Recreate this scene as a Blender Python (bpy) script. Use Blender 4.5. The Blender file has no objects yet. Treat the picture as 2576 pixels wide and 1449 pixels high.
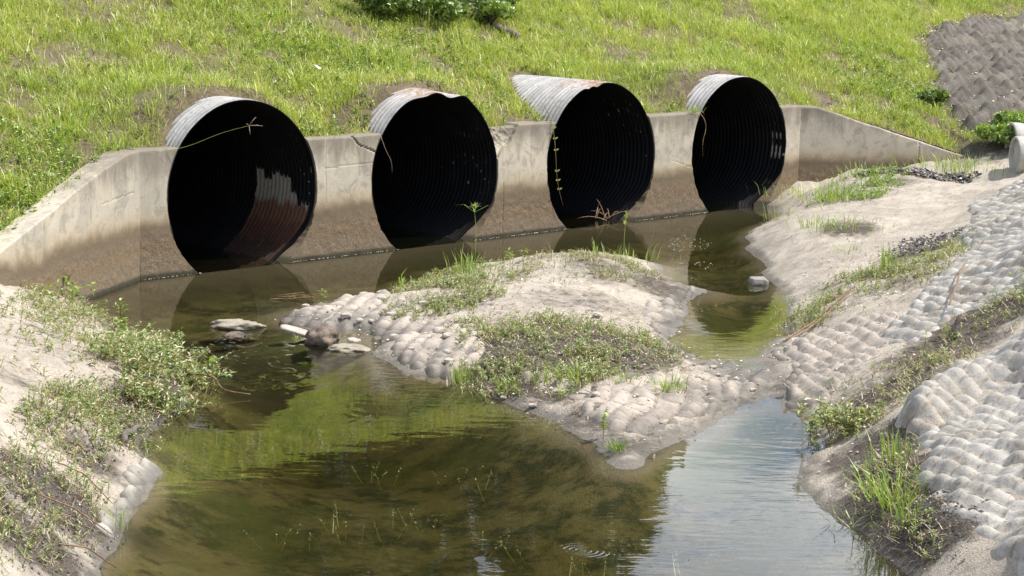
import bpy, bmesh, math
import numpy as np
from mathutils import Matrix, Vector

SC = bpy.context.scene
COL = SC.collection
rad = math.radians

# ------------------------------------------------------------------ camera
CAM = np.array([-19.286, -21.323, 4.264])
YAW, PIT, ROL = rad(44.9), rad(9.532), rad(-1.132)
cam_d = bpy.data.cameras.new('camera')
cam_d.sensor_width = 36.0
cam_d.lens = 5179.3 / 2576 * 36.0
cam_d.clip_start, cam_d.clip_end = 0.1, 2000
cam = bpy.data.objects.new('camera', cam_d)
COL.objects.link(cam)
_s, _c, _sp, _cp = math.sin(YAW), math.cos(YAW), math.sin(PIT), math.cos(PIT)
R0 = np.array([_c, -_s, 0]); F0 = np.array([_s * _cp, _c * _cp, -_sp]); U0 = np.array([_s * _sp, _c * _sp, _cp])
R1 = math.cos(ROL) * R0 - math.sin(ROL) * U0
U1 = math.sin(ROL) * R0 + math.cos(ROL) * U0
M = Matrix.Identity(4)
for i in range(3):
    M[i][0], M[i][1], M[i][2], M[i][3] = R1[i], U1[i], -F0[i], CAM[i]
cam.matrix_world = M
SC.camera = cam

# ------------------------------------------------------------------ node helper
class NT:
    def __init__(s, tree):
        s.t = tree
        tree.nodes.clear()
    def n(s, typ, inp=None, **props):
        nd = s.t.nodes.new(typ)
        for k, v in props.items():
            setattr(nd, k, v)
        for k, v in (inp or {}).items():
            s.put(nd.inputs[k], v)
        return nd
    def put(s, sock, v):
        if isinstance(v, bpy.types.NodeSocket):
            s.t.links.new(v, sock)
        elif isinstance(v, (tuple, list)) and sock.type == 'RGBA' and len(v) == 3:
            sock.default_value = (*v, 1)
        else:
            sock.default_value = v
    def mix(s, f, a, b, blend='MIX'):
        nd = s.t.nodes.new('ShaderNodeMix'); nd.data_type = 'RGBA'; nd.blend_type = blend
        s.put(nd.inputs[0], f); s.put(nd.inputs[6], a); s.put(nd.inputs[7], b)
        return nd.outputs[2]
    def m(s, op, a, b=0.0, c=0.0, clamp=False):
        nd = s.t.nodes.new('ShaderNodeMath'); nd.operation = op; nd.use_clamp = clamp
        s.put(nd.inputs[0], a); s.put(nd.inputs[1], b); s.put(nd.inputs[2], c)
        return nd.outputs[0]
    def ss(s, x, lo, hi, a=0.0, b=1.0):
        nd = s.t.nodes.new('ShaderNodeMapRange'); nd.interpolation_type = 'SMOOTHSTEP'
        s.put(nd.inputs[0], x)
        for i, v in enumerate((lo, hi, a, b)):
            s.put(nd.inputs[i + 1], v)
        return nd.outputs[0]
    def noise(s, scale, detail=4, rough=.55, vec=None, dist=0.0):
        inp = {'Scale': scale, 'Detail': detail, 'Roughness': rough, 'Distortion': dist}
        if vec is not None: inp['Vector'] = vec
        return s.n('ShaderNodeTexNoise', inp).outputs[0]
    def pos(s):
        return s.n('ShaderNodeNewGeometry').outputs['Position']
    def scl(s, vec, sc, loc=(0, 0, 0), rot=(0, 0, 0)):
        return s.n('ShaderNodeMapping', {'Vector': vec, 'Scale': sc, 'Location': loc, 'Rotation': rot}).outputs[0]
    def z(s, vec):
        return s.n('ShaderNodeSeparateXYZ', {0: vec}).outputs
    def attr(s, name):
        return s.n('ShaderNodeAttribute', attribute_name=name).outputs['Fac']
    def ramp(s, f, stops):
        nd = s.n('ShaderNodeValToRGB', {0: f})
        e = nd.color_ramp.elements
        while len(e) < len(stops): e.new(.5)
        for el, (p, c) in zip(e, stops):
            el.position = p; el.color = (*c, 1)
        return nd.outputs[0]
    def bump(s, h, dist=.01, strength=1.0):
        return s.n('ShaderNodeBump', {'Height': h, 'Distance': dist, 'Strength': strength}).outputs[0]
    def out(s, surf=None, vol=None):
        o = s.n('ShaderNodeOutputMaterial')
        if surf is not None: s.t.links.new(surf, o.inputs[0])
        if vol is not None: s.t.links.new(vol, o.inputs[1])

# ------------------------------------------------------------------ world, sun, exposure
SUN_AZ = np.array([.71, -.70]); SUN_AZ /= np.linalg.norm(SUN_AZ)
SUN_EL = rad(58)
world = bpy.data.worlds.new('World'); SC.world = world; world.use_nodes = True
w = NT(world.node_tree)
sky = w.n('ShaderNodeTexSky', sky_type='NISHITA', sun_disc=False, sun_elevation=SUN_EL,
          sun_rotation=math.atan2(SUN_AZ[0], SUN_AZ[1]), air_density=1.0, dust_density=1.5, ozone_density=1.0)
bg1 = w.n('ShaderNodeBackground', {0: sky.outputs[0], 1: 0.15})
gen = w.n('ShaderNodeTexCoord').outputs['Generated']
sx, sy, sz = w.z(gen)
den = w.m('ADD', w.m('MAXIMUM', sz, 0.0), .18)
pv = w.n('ShaderNodeCombineXYZ', {0: w.m('DIVIDE', sx, den), 1: w.m('DIVIDE', sy, den), 2: 0.0}).outputs[0]
cn = w.noise(1.3, 7, .55, pv, .3)
cmask = w.ss(cn, .46, .66)
ccol = w.ramp(w.noise(2.6, 4, .5, pv), [(.3, (.58, .65, .78)), (.65, (1.0, 1.0, 1.0))])
bg2 = w.n('ShaderNodeBackground', {0: ccol, 1: 2.05})
mx = w.n('ShaderNodeMixShader', {0: cmask, 1: bg1.outputs[0], 2: bg2.outputs[0]})
wo = w.n('ShaderNodeOutputWorld'); w.t.links.new(mx.outputs[0], wo.inputs[0])

sun_d = bpy.data.lights.new('sun', 'SUN'); sun_d.energy = 4.4; sun_d.angle = rad(.53); sun_d.color = (1, .955, .88)
sun = bpy.data.objects.new('sun', sun_d); COL.objects.link(sun)
sdir = Vector((SUN_AZ[0] * math.cos(SUN_EL), SUN_AZ[1] * math.cos(SUN_EL), math.sin(SUN_EL)))
sun.rotation_euler = sdir.to_track_quat('Z', 'Y').to_euler()
sun.location = sdir * 60

vs = SC.view_settings
vs.view_transform = 'Standard'; vs.look = 'None'; vs.gamma = 1.0; vs.use_curve_mapping = False
vs.exposure = 0.42
SC.render.engine = 'CYCLES'
SC.cycles.use_denoising = True
SC.cycles.max_bounces = 8; SC.cycles.transparent_max_bounces = 16
SC.cycles.diffuse_bounces = 4; SC.cycles.volume_bounces = 0
SC.cycles.caustics_reflective = False; SC.cycles.caustics_refractive = False
SC.cycles.sample_clamp_indirect = 6.0

# ------------------------------------------------------------------ mesh helpers
def mk(name, V, Q=None, T=None, mat=None, parent=None, smooth=True, attrs=None, loc=None):
    me = bpy.data.meshes.new(name)
    V = np.asarray(V, np.float32)
    Q = np.zeros((0, 4), np.int32) if Q is None else np.asarray(Q, np.int32).reshape(-1, 4)
    T = np.zeros((0, 3), np.int32) if T is None else np.asarray(T, np.int32).reshape(-1, 3)
    me.vertices.add(len(V)); me.vertices.foreach_set('co', V.ravel())
    nl = Q.size + T.size; npol = len(Q) + len(T)
    me.loops.add(nl); me.polygons.add(npol)
    me.loops.foreach_set('vertex_index', np.concatenate([Q.ravel(), T.ravel()]))
    st = np.concatenate([np.arange(len(Q)) * 4, Q.size + np.arange(len(T)) * 3]).astype(np.int32)
    me.polygons.foreach_set('loop_start', st)
    me.polygons.foreach_set('use_smooth', np.full(npol, smooth))
    for k, a in (attrs or {}).items():
        at = me.attributes.new(k, 'FLOAT', 'POINT'); at.data.foreach_set('value', np.asarray(a, np.float32).ravel())
    me.update(calc_edges=True); me.validate()
    if mat: me.materials.append(mat)
    o = bpy.data.objects.new(name, me); COL.objects.link(o)
    if parent is not None: o.parent = parent
    if loc is not None: o.location = loc
    return o

def empty(name, loc=(0, 0, 0)):
    o = bpy.data.objects.new(name, None); COL.objects.link(o); o.location = loc
    return o

def tag(o, label=None, cat=None, group=None, kind=None):
    if label: o['label'] = label
    if cat: o['category'] = cat
    if group: o['group'] = group
    if kind: o['kind'] = kind
    return o

def gridq(nr, nc, off=0):
    r, c = np.meshgrid(np.arange(nr - 1), np.arange(nc - 1), indexing='ij')
    a = (r * nc + c).ravel() + off
    return np.stack([a, a + 1, a + nc + 1, a + nc], -1)

class Parts:
    """collects vertices, quads and triangles for one mesh"""
    def __init__(s): s.V = []; s.Q = []; s.T = []; s.n = 0
    def add(s, V, Q=None, T=None):
        V = np.asarray(V, float).reshape(-1, 3)
        if Q is not None and len(Q): s.Q.append(np.asarray(Q).reshape(-1, 4) + s.n)
        if T is not None and len(T): s.T.append(np.asarray(T).reshape(-1, 3) + s.n)
        s.V.append(V); s.n += len(V)
        return s
    def build(s, name, mat=None, parent=None, smooth=True, loc=None, attrs=None):
        V = np.concatenate(s.V)
        if loc is not None: V = V - np.asarray(loc, float)
        return mk(name, V, np.concatenate(s.Q) if s.Q else None, np.concatenate(s.T) if s.T else None, mat, parent, smooth, attrs, loc)

def tube(pts, rads, n=6, cap=True):
    pts = np.asarray(pts, float); rads = np.broadcast_to(np.asarray(rads, float), (len(pts),))
    t = np.gradient(pts, axis=0); t /= np.linalg.norm(t, axis=1, keepdims=True) + 1e-9
    ref = np.array([0, 0, 1.]) if abs(t[0][2]) < .9 else np.array([1., 0, 0])
    a = np.cross(t, ref); a /= np.linalg.norm(a, axis=1, keepdims=True) + 1e-9
    b = np.cross(t, a)
    th = np.arange(n) / n * 2 * np.pi
    V = pts[:, None] + rads[:, None, None] * (np.cos(th)[None, :, None] * a[:, None] + np.sin(th)[None, :, None] * b[:, None])
    V = V.reshape(-1, 3); Q = []
    for i in range(len(pts) - 1):
        for j in range(n):
            k = (j + 1) % n
            Q.append((i * n + j, i * n + k, (i + 1) * n + k, (i + 1) * n + j))
    T = []
    if cap:
        m = len(pts) - 1
        for j in range(1, n - 1):
            T.append((0, j + 1, j)); T.append((m * n, m * n + j, m * n + j + 1))
    return V, Q, T

# ------------------------------------------------------------------ noise and small maths in numpy
def _h(ix, iy, seed):
    n = (ix.astype(np.int64) * 374761393 + iy.astype(np.int64) * 668265263 + seed * 1442695041) & 0xffffffff
    n = ((n ^ (n >> 13)) * 1274126177) & 0xffffffff
    n = n ^ (n >> 16)
    return (n & 0xffffff) / float(0xffffff)
def vn(x, y, seed=0):
    x0 = np.floor(x); y0 = np.floor(y); fx = x - x0; fy = y - y0
    fx = fx * fx * (3 - 2 * fx); fy = fy * fy * (3 - 2 * fy)
    a = _h(x0, y0, seed); b = _h(x0 + 1, y0, seed); c = _h(x0, y0 + 1, seed); d = _h(x0 + 1, y0 + 1, seed)
    return (a * (1 - fx) + b * fx) * (1 - fy) + (c * (1 - fx) + d * fx) * fy
def fbm(x, y, oct=4, seed=0):
    """about -1 to 1"""
    s = 0; amp = 1; tot = 0
    x = np.asarray(x, float); y = np.asarray(y, float)
    for i in range(oct):
        s = s + amp * (vn(x * 2 ** i + i * 17.3, y * 2 ** i - i * 9.1, seed + i) * 2 - 1); tot += amp; amp *= .5
    return s / tot * 1.5
def sst(x, a, b):
    t = np.clip((np.asarray(x, float) - a) / (b - a), 0, 1); return t * t * (3 - 2 * t)
def pdist(x, y, poly):
    """signed distance to a polygon, positive inside"""
    x = np.asarray(x, float); y = np.asarray(y, float)
    P = np.asarray(poly, float); d = np.full(x.shape, 1e9); ins = np.zeros(x.shape, bool)
    for i in range(len(P)):
        a = P[i]; b = P[(i + 1) % len(P)]; e = b - a
        t = np.clip(((x - a[0]) * e[0] + (y - a[1]) * e[1]) / (e @ e), 0, 1)
        d = np.minimum(d, np.hypot(x - a[0] - t * e[0], y - a[1] - t * e[1]))
        c = ((a[1] > y) != (b[1] > y)) & (x < (b[0] - a[0]) * (y - a[1]) / (b[1] - a[1] + 1e-12) + a[0])
        ins ^= c
    return np.where(ins, d, -d)

# ------------------------------------------------------------------ terrain height, from surveyed spot heights (x, y, z; water level is z = 0)
CP = np.array([
(-5.96,-0.82,0),(-6.38,-1.66,0),(-6.81,-2.7,0),(-7.12,-3.46,0),(-7.26,-4.15,0),(-7.37,-4.58,0),(-7.73,-5.26,0),(-8.13,-5.84,0),(-8.6,-6.31,0),
(-9.02,-6.66,0),(-9.45,-7.06,0),(-9.69,-7.39,0),(-9.89,-7.82,0),(-10.13,-8.19,0),(-10.45,-8.54,0),(-10.76,-8.78,0),(-11.04,-9.09,0),(-11.34,-9.43,0),
(-11.53,-9.59,0),(-11.68,-9.7,0),(-11.79,-9.95,0),(-12.57,-10.87,0),(-4.92,-3.3,0),(-4.19,-2.9,0),(-3.55,-2.72,0),(-3.03,-2.78,0),(-2.65,-2.71,0),
(-1.29,-2.03,0),(-0.05,-1.72,0),(1.11,-1.72,0),(1.64,-2.35,0),(1.63,-3.02,0),(1.03,-3.83,0),(0.5,-4.62,0),(0.48,-5.07,0),(0.01,-5.17,0),
(-0.65,-5.55,0),(-1.01,-5.94,0),(-1.9,-6.5,0),(-2.3,-6.79,0),(-2.63,-7.24,0),(-2.96,-7.8,0),(-2.99,-8.04,0),(-4.69,-9.68,0),(-5.23,-9.85,0),
(-5.91,-9.96,0),(-6.39,-10.11,0),(-6.73,-10.34,0),(-6.94,-10.33,0),(-6.95,-10.16,0),(-6.65,-9.7,0),(-6.39,-9.17,0),(-6.16,-8.66,0),(-6.1,-8.29,0),
(-5.98,-7.85,0),(-5.8,-7.44,0),(-5.66,-7.09,0),(-5.62,-6.64,0),(-5.83,-6.34,0),(-5.6,-5.77,0),(-5.27,-5.24,0),(-4.82,-4.75,0),(-4.58,-4.35,0),
(-4.71,-4.09,0),(-5.03,-3.99,0),(-5.09,-3.79,0),(8.03,0.16,0),(6.97,-1,0),(6.35,-1.31,0),(5.38,-1.78,0),(4.52,-2.3,0),(4.01,-2.78,0),(3.32,-3.49,0),
(2.56,-4.3,0),(1.91,-4.72,0),(1.41,-5.37,0),(0.99,-5.84,0),(0.7,-5.94,0),(0.18,-6.41,0),(-0.68,-7.05,0),(-1.08,-7.42,0),(-1.64,-7.65,0),
(-2.08,-7.94,0),(-2.63,-8.09,0),(-3.98,-9.48,0),(-4.09,-9.76,0),(-4.3,-10.07,0),(-4.59,-10.52,0),(-5.03,-10.9,0),(-5.59,-11.15,0),(-6,-11.39,0),
(-6.33,-11.67,0),(-6.52,-11.77,0),(-6.67,-12,0),(-6.75,-12.25,0),(-6.96,-12.49,0),(-6.99,-12.7,0),(-7.35,-13.13,0),(-7.49,-13.36,0),(-7.64,-13.58,0),
(-8.01,-14.18,0),(-7.91,-2.19,0.55),(-7.1,-1.66,0.32),(-8.56,-3.72,0.5),(-8.43,-4.15,0.35),(-10.14,-5.92,0.65),(-9.17,-5.96,0.35),(-8.66,-5.85,0.3),
(-8.4,-5.91,0.2),(-10.86,-7.69,0.55),(-10.26,-7.62,0.35),(-11.84,-8.75,0.6),(-11.41,-8.84,0.4),(-10.54,-8.19,0.12),(-10.36,-8.26,0.07),
(-12.69,-10.17,0.5),(-12.01,-9.62,0.3),(-11.57,-9.44,0.12),(-13.04,-10.75,0.45),(-12.26,-10.17,0.15),(-12.61,-7.93,1),(-14.25,-11.16,0.8),
(-10.46,-3.68,0.9),(-14.84,-12.69,0.6),(-15.68,-12.15,1.8),(-4.69,-3.58,0.06),(-4.24,-3.74,0.1),(-4.13,-4.3,0.12),(-4.68,-4.05,0.08),
(-3.66,-4.11,0.18),(-2.79,-3.85,0.24),(-1.93,-3.57,0.26),(-0.56,-3.25,0.34),(-1.43,-3.48,0.3),(-0.74,-4.18,0.32),(-0.1,-4.28,0.22),(-2.26,-4.98,0.24),
(-1.86,-5.54,0.18),(-1.14,-5.53,0.1),(-2.87,-6.17,0.2),(-2.64,-6.56,0.14),(-4.73,-5.61,0.12),(-5.14,-5.44,0.1),(-5.47,-6.12,0.08),(-4.69,-6.18,0.2),
(-4.58,-6.93,0.3),(-4.18,-7.39,0.28),(-3.87,-7.66,0.2),(-5.44,-7.52,0.18),(-5.13,-8.02,0.18),(-4.68,-8.39,0.14),(-4.22,-8.75,0.1),(-4.55,-9.28,0.08),
(-5.17,-9.32,0.1),(-5.54,-8.91,0.12),(-5.88,-8.73,0.1),(-6.03,-9.6,0.06),(-6.61,-9.94,0.04),(-3.84,-8.84,0.06),(-3.6,-8.85,0.03),(-3.46,-8.88,0.02),
(-3.03,-8.64,0),(8.41,0.18,0.12),(8.36,-0.11,0.22),(8.01,-1.02,0.4),(9.03,-1.4,0.5),(9.72,-1.71,0.55),(10.18,-2.03,0.55),(8.74,0.02,0.35),
(9.63,-0.56,0.53),(10.57,-1.05,0.64),(11.25,-1.48,0.72),(8.71,-0.35,0.05),(9.45,-0.71,0.1),(9.98,-1.15,0.14),(10.14,-1.68,0.25),(9.88,-2.55,0.42),
(5.41,-3.14,0.46),(5.2,-2.7,0.34),(5.4,-3.98,0.52),(5.68,-4.48,0.58),(6.43,-4.65,0.6),(3.71,-3.5,0.26),(3.27,-4.52,0.36),(3.7,-5.2,0.4),
(2.29,-4.87,0.22),(2.05,-5.76,0.3),(1.81,-5.06,0.08),(1.16,-6.12,0.18),(1.45,-6.5,0.3),(2.41,-6.42,0.45),(3.8,-6.08,0.6),(5.38,-6.43,1),
(5.03,-5.88,0.75),(2.62,-7.15,0.72),(0.3,-8.15,0.58),(-0.61,-8.26,0.42),(-1,-8.02,0.25),(-1.27,-7.96,0.14),(1.56,-8.78,1),(-0.35,-9.34,0.8),
(-1.02,-10.36,1),(-1.79,-9.82,0.6),(-2.11,-9.33,0.36),(-2.52,-8.9,0.14),(-2.85,-8.91,0.06),(-3.63,-9.97,0.22),(-3.74,-10.49,0.36),(-3.67,-11.09,0.56),
(-3.19,-11.7,0.85),(-3.96,-9.99,0.08),(-4.54,-10.85,0.24),(-5.06,-11.63,0.42),(-5.34,-12.13,0.55),(-4.91,-12.29,0.65),(-5.11,-12.89,0.62),
(-5.03,-11.01,0.06),(-5.54,-11.78,0.25),(-6.18,-12.78,0.45),(-6.39,-13.43,0.52),(-6.32,-11.96,0.12),(-6.49,-12.46,0.22),(-6.49,-11.94,0.05),
(-6.83,-12.64,0.1),(-7.1,-13.24,0.25),(-7.18,-13.78,0.38),(-7.04,-14.08,0.42),(-7.41,-13.39,0.08),(-7.58,-13.89,0.2),(-7.89,-14.62,0.3),
(-8.47,-15.8,0.7),(-8.22,-15.85,1.5),(-7.16,-15.27,2),(-3.95,-13.28,2),(-0.19,-10.83,1.8),(5.73,-6.97,1.3),(10.19,-2.57,0.6),(7.4,-4.7,0.8),
(8.56,-4.25,0.8),(-5.94,-1.49,-0.12),(-4.77,-0.78,-0.16),(-3.56,-0.62,-0.16),(-1.38,-0.4,-0.2),(0.65,-0.19,-0.2),(3.49,0.15,-0.2),(4.84,-0.69,-0.22),
(6.83,-0.09,-0.2),(-4.14,0.28,-0.09),(-3.12,0.3,-0.09),(-2.19,0.3,-0.09),(-0.82,0.27,-0.09),(0.57,0.3,-0.09),(2.36,0.32,-0.09),(4.14,0.34,-0.09),
(5.77,0.29,-0.09),(7.33,0.25,-0.09),(7.6,0.11,-0.15),(4.15,-2.22,-0.22),(3.2,-3.42,-0.1),(2.8,-2.82,-0.25),(1.44,-4.65,-0.25),(0.28,-5.91,-0.2),
(-0.83,-6.2,-0.22),(-2.17,-7.53,-0.08),(-6.37,-3.62,-0.2),(-5.96,-3.77,-0.14),(-5.27,-3.59,-0.12),(-6.57,-4.92,-0.3),(-5.24,-4.59,-0.06),
(-5.7,-5.33,-0.1),(-5.86,-5.01,-0.3),(-7.84,-6.26,-0.35),(-8.49,-6.39,-0.15),(-9.48,-7.76,-0.15),(-10.38,-8.7,-0.12),(-6.44,-6.32,-0.4),
(-8.38,-8.08,-0.45),(-6.39,-7.96,-0.26),(-6.97,-9.55,-0.22),(-8.91,-9.7,-0.5),(-10.93,-9.86,-0.2),(-8.06,-10.16,-0.4),(-6.6,-10.57,-0.25),
(-4.6,-9.8,-0.2),(-7.27,-11.56,-0.4),(-6.61,-11.81,-0.15),(-7.48,-12.66,-0.25),(-9.11,-12.02,-0.5),(-11.06,-11.34,-0.5),])
def _phi(r2): return r2 * np.log(r2 + 1e-9) * .5
def _solve():
    n = len(CP); X = CP[:, :2]
    K = _phi(((X[:, None] - X[None]) ** 2).sum(-1)) + .02 * np.eye(n)
    P = np.c_[np.ones(n), X]
    return np.linalg.solve(np.block([[K, P], [P.T, np.zeros((3, 3))]]), np.r_[CP[:, 2], 0, 0, 0])
TW = _solve()
def hc(x, y):
    x = np.asarray(x, float); sh = x.shape; xf = x.ravel(); yf = np.asarray(y, float).ravel(); out = np.zeros(len(xf))
    for i in range(0, len(xf), 20000):
        d = (xf[i:i+20000, None] - CP[None, :, 0]) ** 2 + (yf[i:i+20000, None] - CP[None, :, 1]) ** 2
        out[i:i+20000] = _phi(d) @ TW[:-3] + TW[-3] + TW[-2] * xf[i:i+20000] + TW[-1] * yf[i:i+20000]
    return out.reshape(sh)

PX = [-2.985, .414, 3.863, 7.202]      # culvert centres along the wall
ZC, PR, HT = .982, 1.2, 1.634          # their height and radius, top of the wall
XL, XR = -4.61, 8.79                   # corners where the wings start
def wally(x):
    x = np.asarray(x, float)
    return np.where(x < XL, -.624 * (XL - x), np.where(x > XR, -.6 * (x - XR), 0.))
LW_S = [0, .3, 1.31, 2.58, 3.75, 5.9]; LW_Z = [1.634, 1.634, 1.45, 1.14, .88, .42]
RW_S = [0, .3, 1.65, 3.02, 3.5]; RW_Z = [1.62, 1.61, 1.19, .77, .62]
def walltop(x):
    x = np.asarray(x, float)
    l = np.interp((XL - x) * 1.179, LW_S, LW_Z); r = np.interp((x - XR) * 1.166, RW_S, RW_Z)
    return np.where(x < XL, l, np.where(x > XR, r, HT))

def G(x, y, fine=True):
    """channel ground"""
    x = np.asarray(x, float); y = np.asarray(y, float)
    h = hc(x, y)
    far = np.hypot(x + 3, y + 5)
    h = np.clip(h, -.7, 2.6)
    h = h * (1 - sst(far, 18, 30)) + 1.2 * sst(far, 18, 30)
    h = h + .03 * fbm(x * .9, y * .9, 4, 3) * sst(np.abs(h), .0, .12)
    if fine: h = h + (.020 * fbm(x * 2.6, y * 2.6, 3, 15) + .018 * fbm(x * 6.5, y * 6.5, 3, 5) - .022 * np.maximum(0, .12 - np.abs(fbm(x * 1.9, y * 1.9, 3, 25))) / .12) * sst(h, -.1, .06)
    h = np.where((x > -4.7) & (x < 7.9) & (y > -2), np.maximum(h, -.03 + .11 * np.minimum(y, 0)), h)     # silt banked against the wall
    inside = sst(y - wally(x), .14, .3) * ((x > -10.2) & (x < 11.4))
    return h * (1 - inside) - .6 * inside

def E(x, y):
    """grassed embankment behind the wall"""
    x = np.asarray(x, float); y = np.asarray(y, float)
    b = 1.52 + .38 * y + .13 * np.maximum(y - 4.5, 0)
    b = b + .9 * sst(x, 15, 26) * sst(x, 15, 60) * 3
    for xc, hgt in ((PX[0], 2.27), (PX[1], 2.27), (PX[3], 2.25)):
        k = np.exp(-((x - xc) / 1.2) ** 4) * sst(y, .28, .68)
        b = b + np.maximum(hgt - b, 0) * k
    t = y - wally(x)
    cap = walltop(x) - .03 + np.where((x > XL) & (x < XR), 1.1, .5) * t
    b = np.where((x > -10.5) & (x < 11.8), np.minimum(b, cap), b)
    b = b + .05 * fbm(x * .7, y * .7, 4, 11) * sst(t, .1, .8)
    b = np.minimum(b, 5.7 + .1 * fbm(x * .2, y * .2, 2, 4))
    return b

# ------------------------------------------------------------------ materials
def newmat(name):
    m = bpy.data.materials.new(name); m.use_nodes = True
    return m, NT(m.node_tree)
MAT = {}

def mat_ground():
    m, t = newmat('sand_and_silt'); p = t.pos(); z = t.z(p)[2]
    n1 = t.noise(1.1, 5, .6, p); n2 = t.noise(7, 5, .65, p); n3 = t.noise(60, 3, .6, p); n4 = t.noise(230, 2, .5, p)
    sand = t.mix(t.ss(n1, .35, .65), (.59, .515, .415), (.44, .38, .305))
    sand = t.mix(t.ss(n2, .48, .7, 0, .6), sand, (.31, .265, .215))
    sand = t.mix(t.ss(t.noise(20, 5, .7, p), .55, .68, 0, .45), sand, (.20, .165, .125))
    sand = t.mix(t.ss(n3, .5, .75, 0, .5), sand, (.27, .23, .19))
    sand = t.mix(t.ss(n4, .58, .7, 0, .6), sand, (.66, .62, .56))
    mud = t.mix(t.ss(n3, .4, .7), (.075, .062, .05), (.19, .16, .125))
    mud = t.mix(t.ss(n4, .6, .72, 0, .8), mud, (.36, .31, .25))
    mk_ = t.m('MULTIPLY', t.attr('mud'), t.m('MULTIPLY_ADD', n2, 1.6, .25), clamp=True)
    col = t.mix(t.ss(mk_, .22, .62), sand, mud)
    wet = t.ss(t.m('MULTIPLY_ADD', n2, -.10, z), -.035, .035, 1, 0)
    col = t.mix(t.m('MULTIPLY', wet, .75), col, (.14, .125, .10))
    # silt, leaf litter and algae on the channel bed
    bed = t.mix(t.ss(t.noise(2.0, 8, .72, p), .42, .58), (.235, .21, .10), (.055, .062, .03))
    bed = t.mix(t.ss(n2, .45, .7, 0, .8), bed, (.24, .185, .09))
    bed = t.mix(t.ss(t.noise(.55, 4, .6, p), .48, .62, 0, .8), bed, (.12, .145, .045))
    bed = t.mix(t.ss(n3, .55, .75, 0, .5), bed, (.34, .26, .14))
    bed = t.mix(t.ss(z, -.10, -.02), bed, (.27, .225, .15))
    bed = t.mix(t.m('MULTIPLY', t.ss(t.attr('mud'), .3, .8), .8), bed, (.062, .053, .032))
    col = t.mix(t.ss(z, -.03, -.005, 1, 0), col, bed)
    bh = t.m('ADD', t.m('MULTIPLY', n3, .6), t.m('ADD', t.m('MULTIPLY', n4, .25), n2))
    b = t.n('ShaderNodeBsdfPrincipled', {'Base Color': col, 'Roughness': t.m('MULTIPLY_ADD', wet, -.45, .95), 'Normal': t.bump(bh, .035, 1.0)})
    b.inputs['Specular IOR Level'].default_value = .25
    t.out(b.outputs[0]); return m

def mat_mat(name, c1, c2, stain=.5, silt=.3):
    m, t = newmat(name); p = t.pos(); z = t.z(p)[2]
    n1 = t.noise(1.6, 5, .6, p); n2 = t.noise(9, 5, .65, p); n3 = t.noise(90, 3, .6, p)
    col = t.mix(t.ss(n1, .35, .68), c1, c2)
    col = t.mix(t.ss(n2, .48, .75, 0, stain), col, (.20, .175, .145))
    col = t.mix(t.ss(n3, .52, .72, 0, .35), col, (.24, .21, .18))
    col = t.mix(t.ss(t.noise(1.0, 6, .7, p), .50, .62, 0, silt), col, t.mix(t.ss(n3, .4, .65), (.36, .31, .245), (.20, .17, .13)))
    # silt caught in the seams of the quilted concrete
    col = t.mix(t.m('MULTIPLY', t.ss(t.attr('seam'), .35, .02), t.ss(n2, .3, .6, .25, .85)), col, (.17, .145, .11))
    wet = t.ss(t.m('MULTIPLY_ADD', n1, -.16, t.m('MULTIPLY_ADD', n2, -.09, z)), -.10, .03, 1, 0)
    col = t.mix(t.m('MULTIPLY', wet, .8), col, (.095, .085, .068))
    col = t.mix(t.ss(z, -.08, -.02, 1, 0), col, t.mix(t.ss(n1, .36, .62), (.26, .21, .10), (.12, .115, .055)))
    n5 = t.noise(34, 4, .65, p)
    col = t.mix(t.ss(n5, .54, .68, 0, .5), col, (.19, .165, .13))
    h = t.m('ADD', t.m('MULTIPLY', n3, .4), t.m('ADD', n2, t.m('MULTIPLY', n5, .6)))
    b = t.n('ShaderNodeBsdfPrincipled', {'Base Color': col, 'Roughness': t.m('MULTIPLY_ADD', wet, -.5, .92), 'Normal': t.bump(h, .011, .8)})
    b.inputs['Specular IOR Level'].default_value = .3
    t.out(b.outputs[0]); return m

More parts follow.
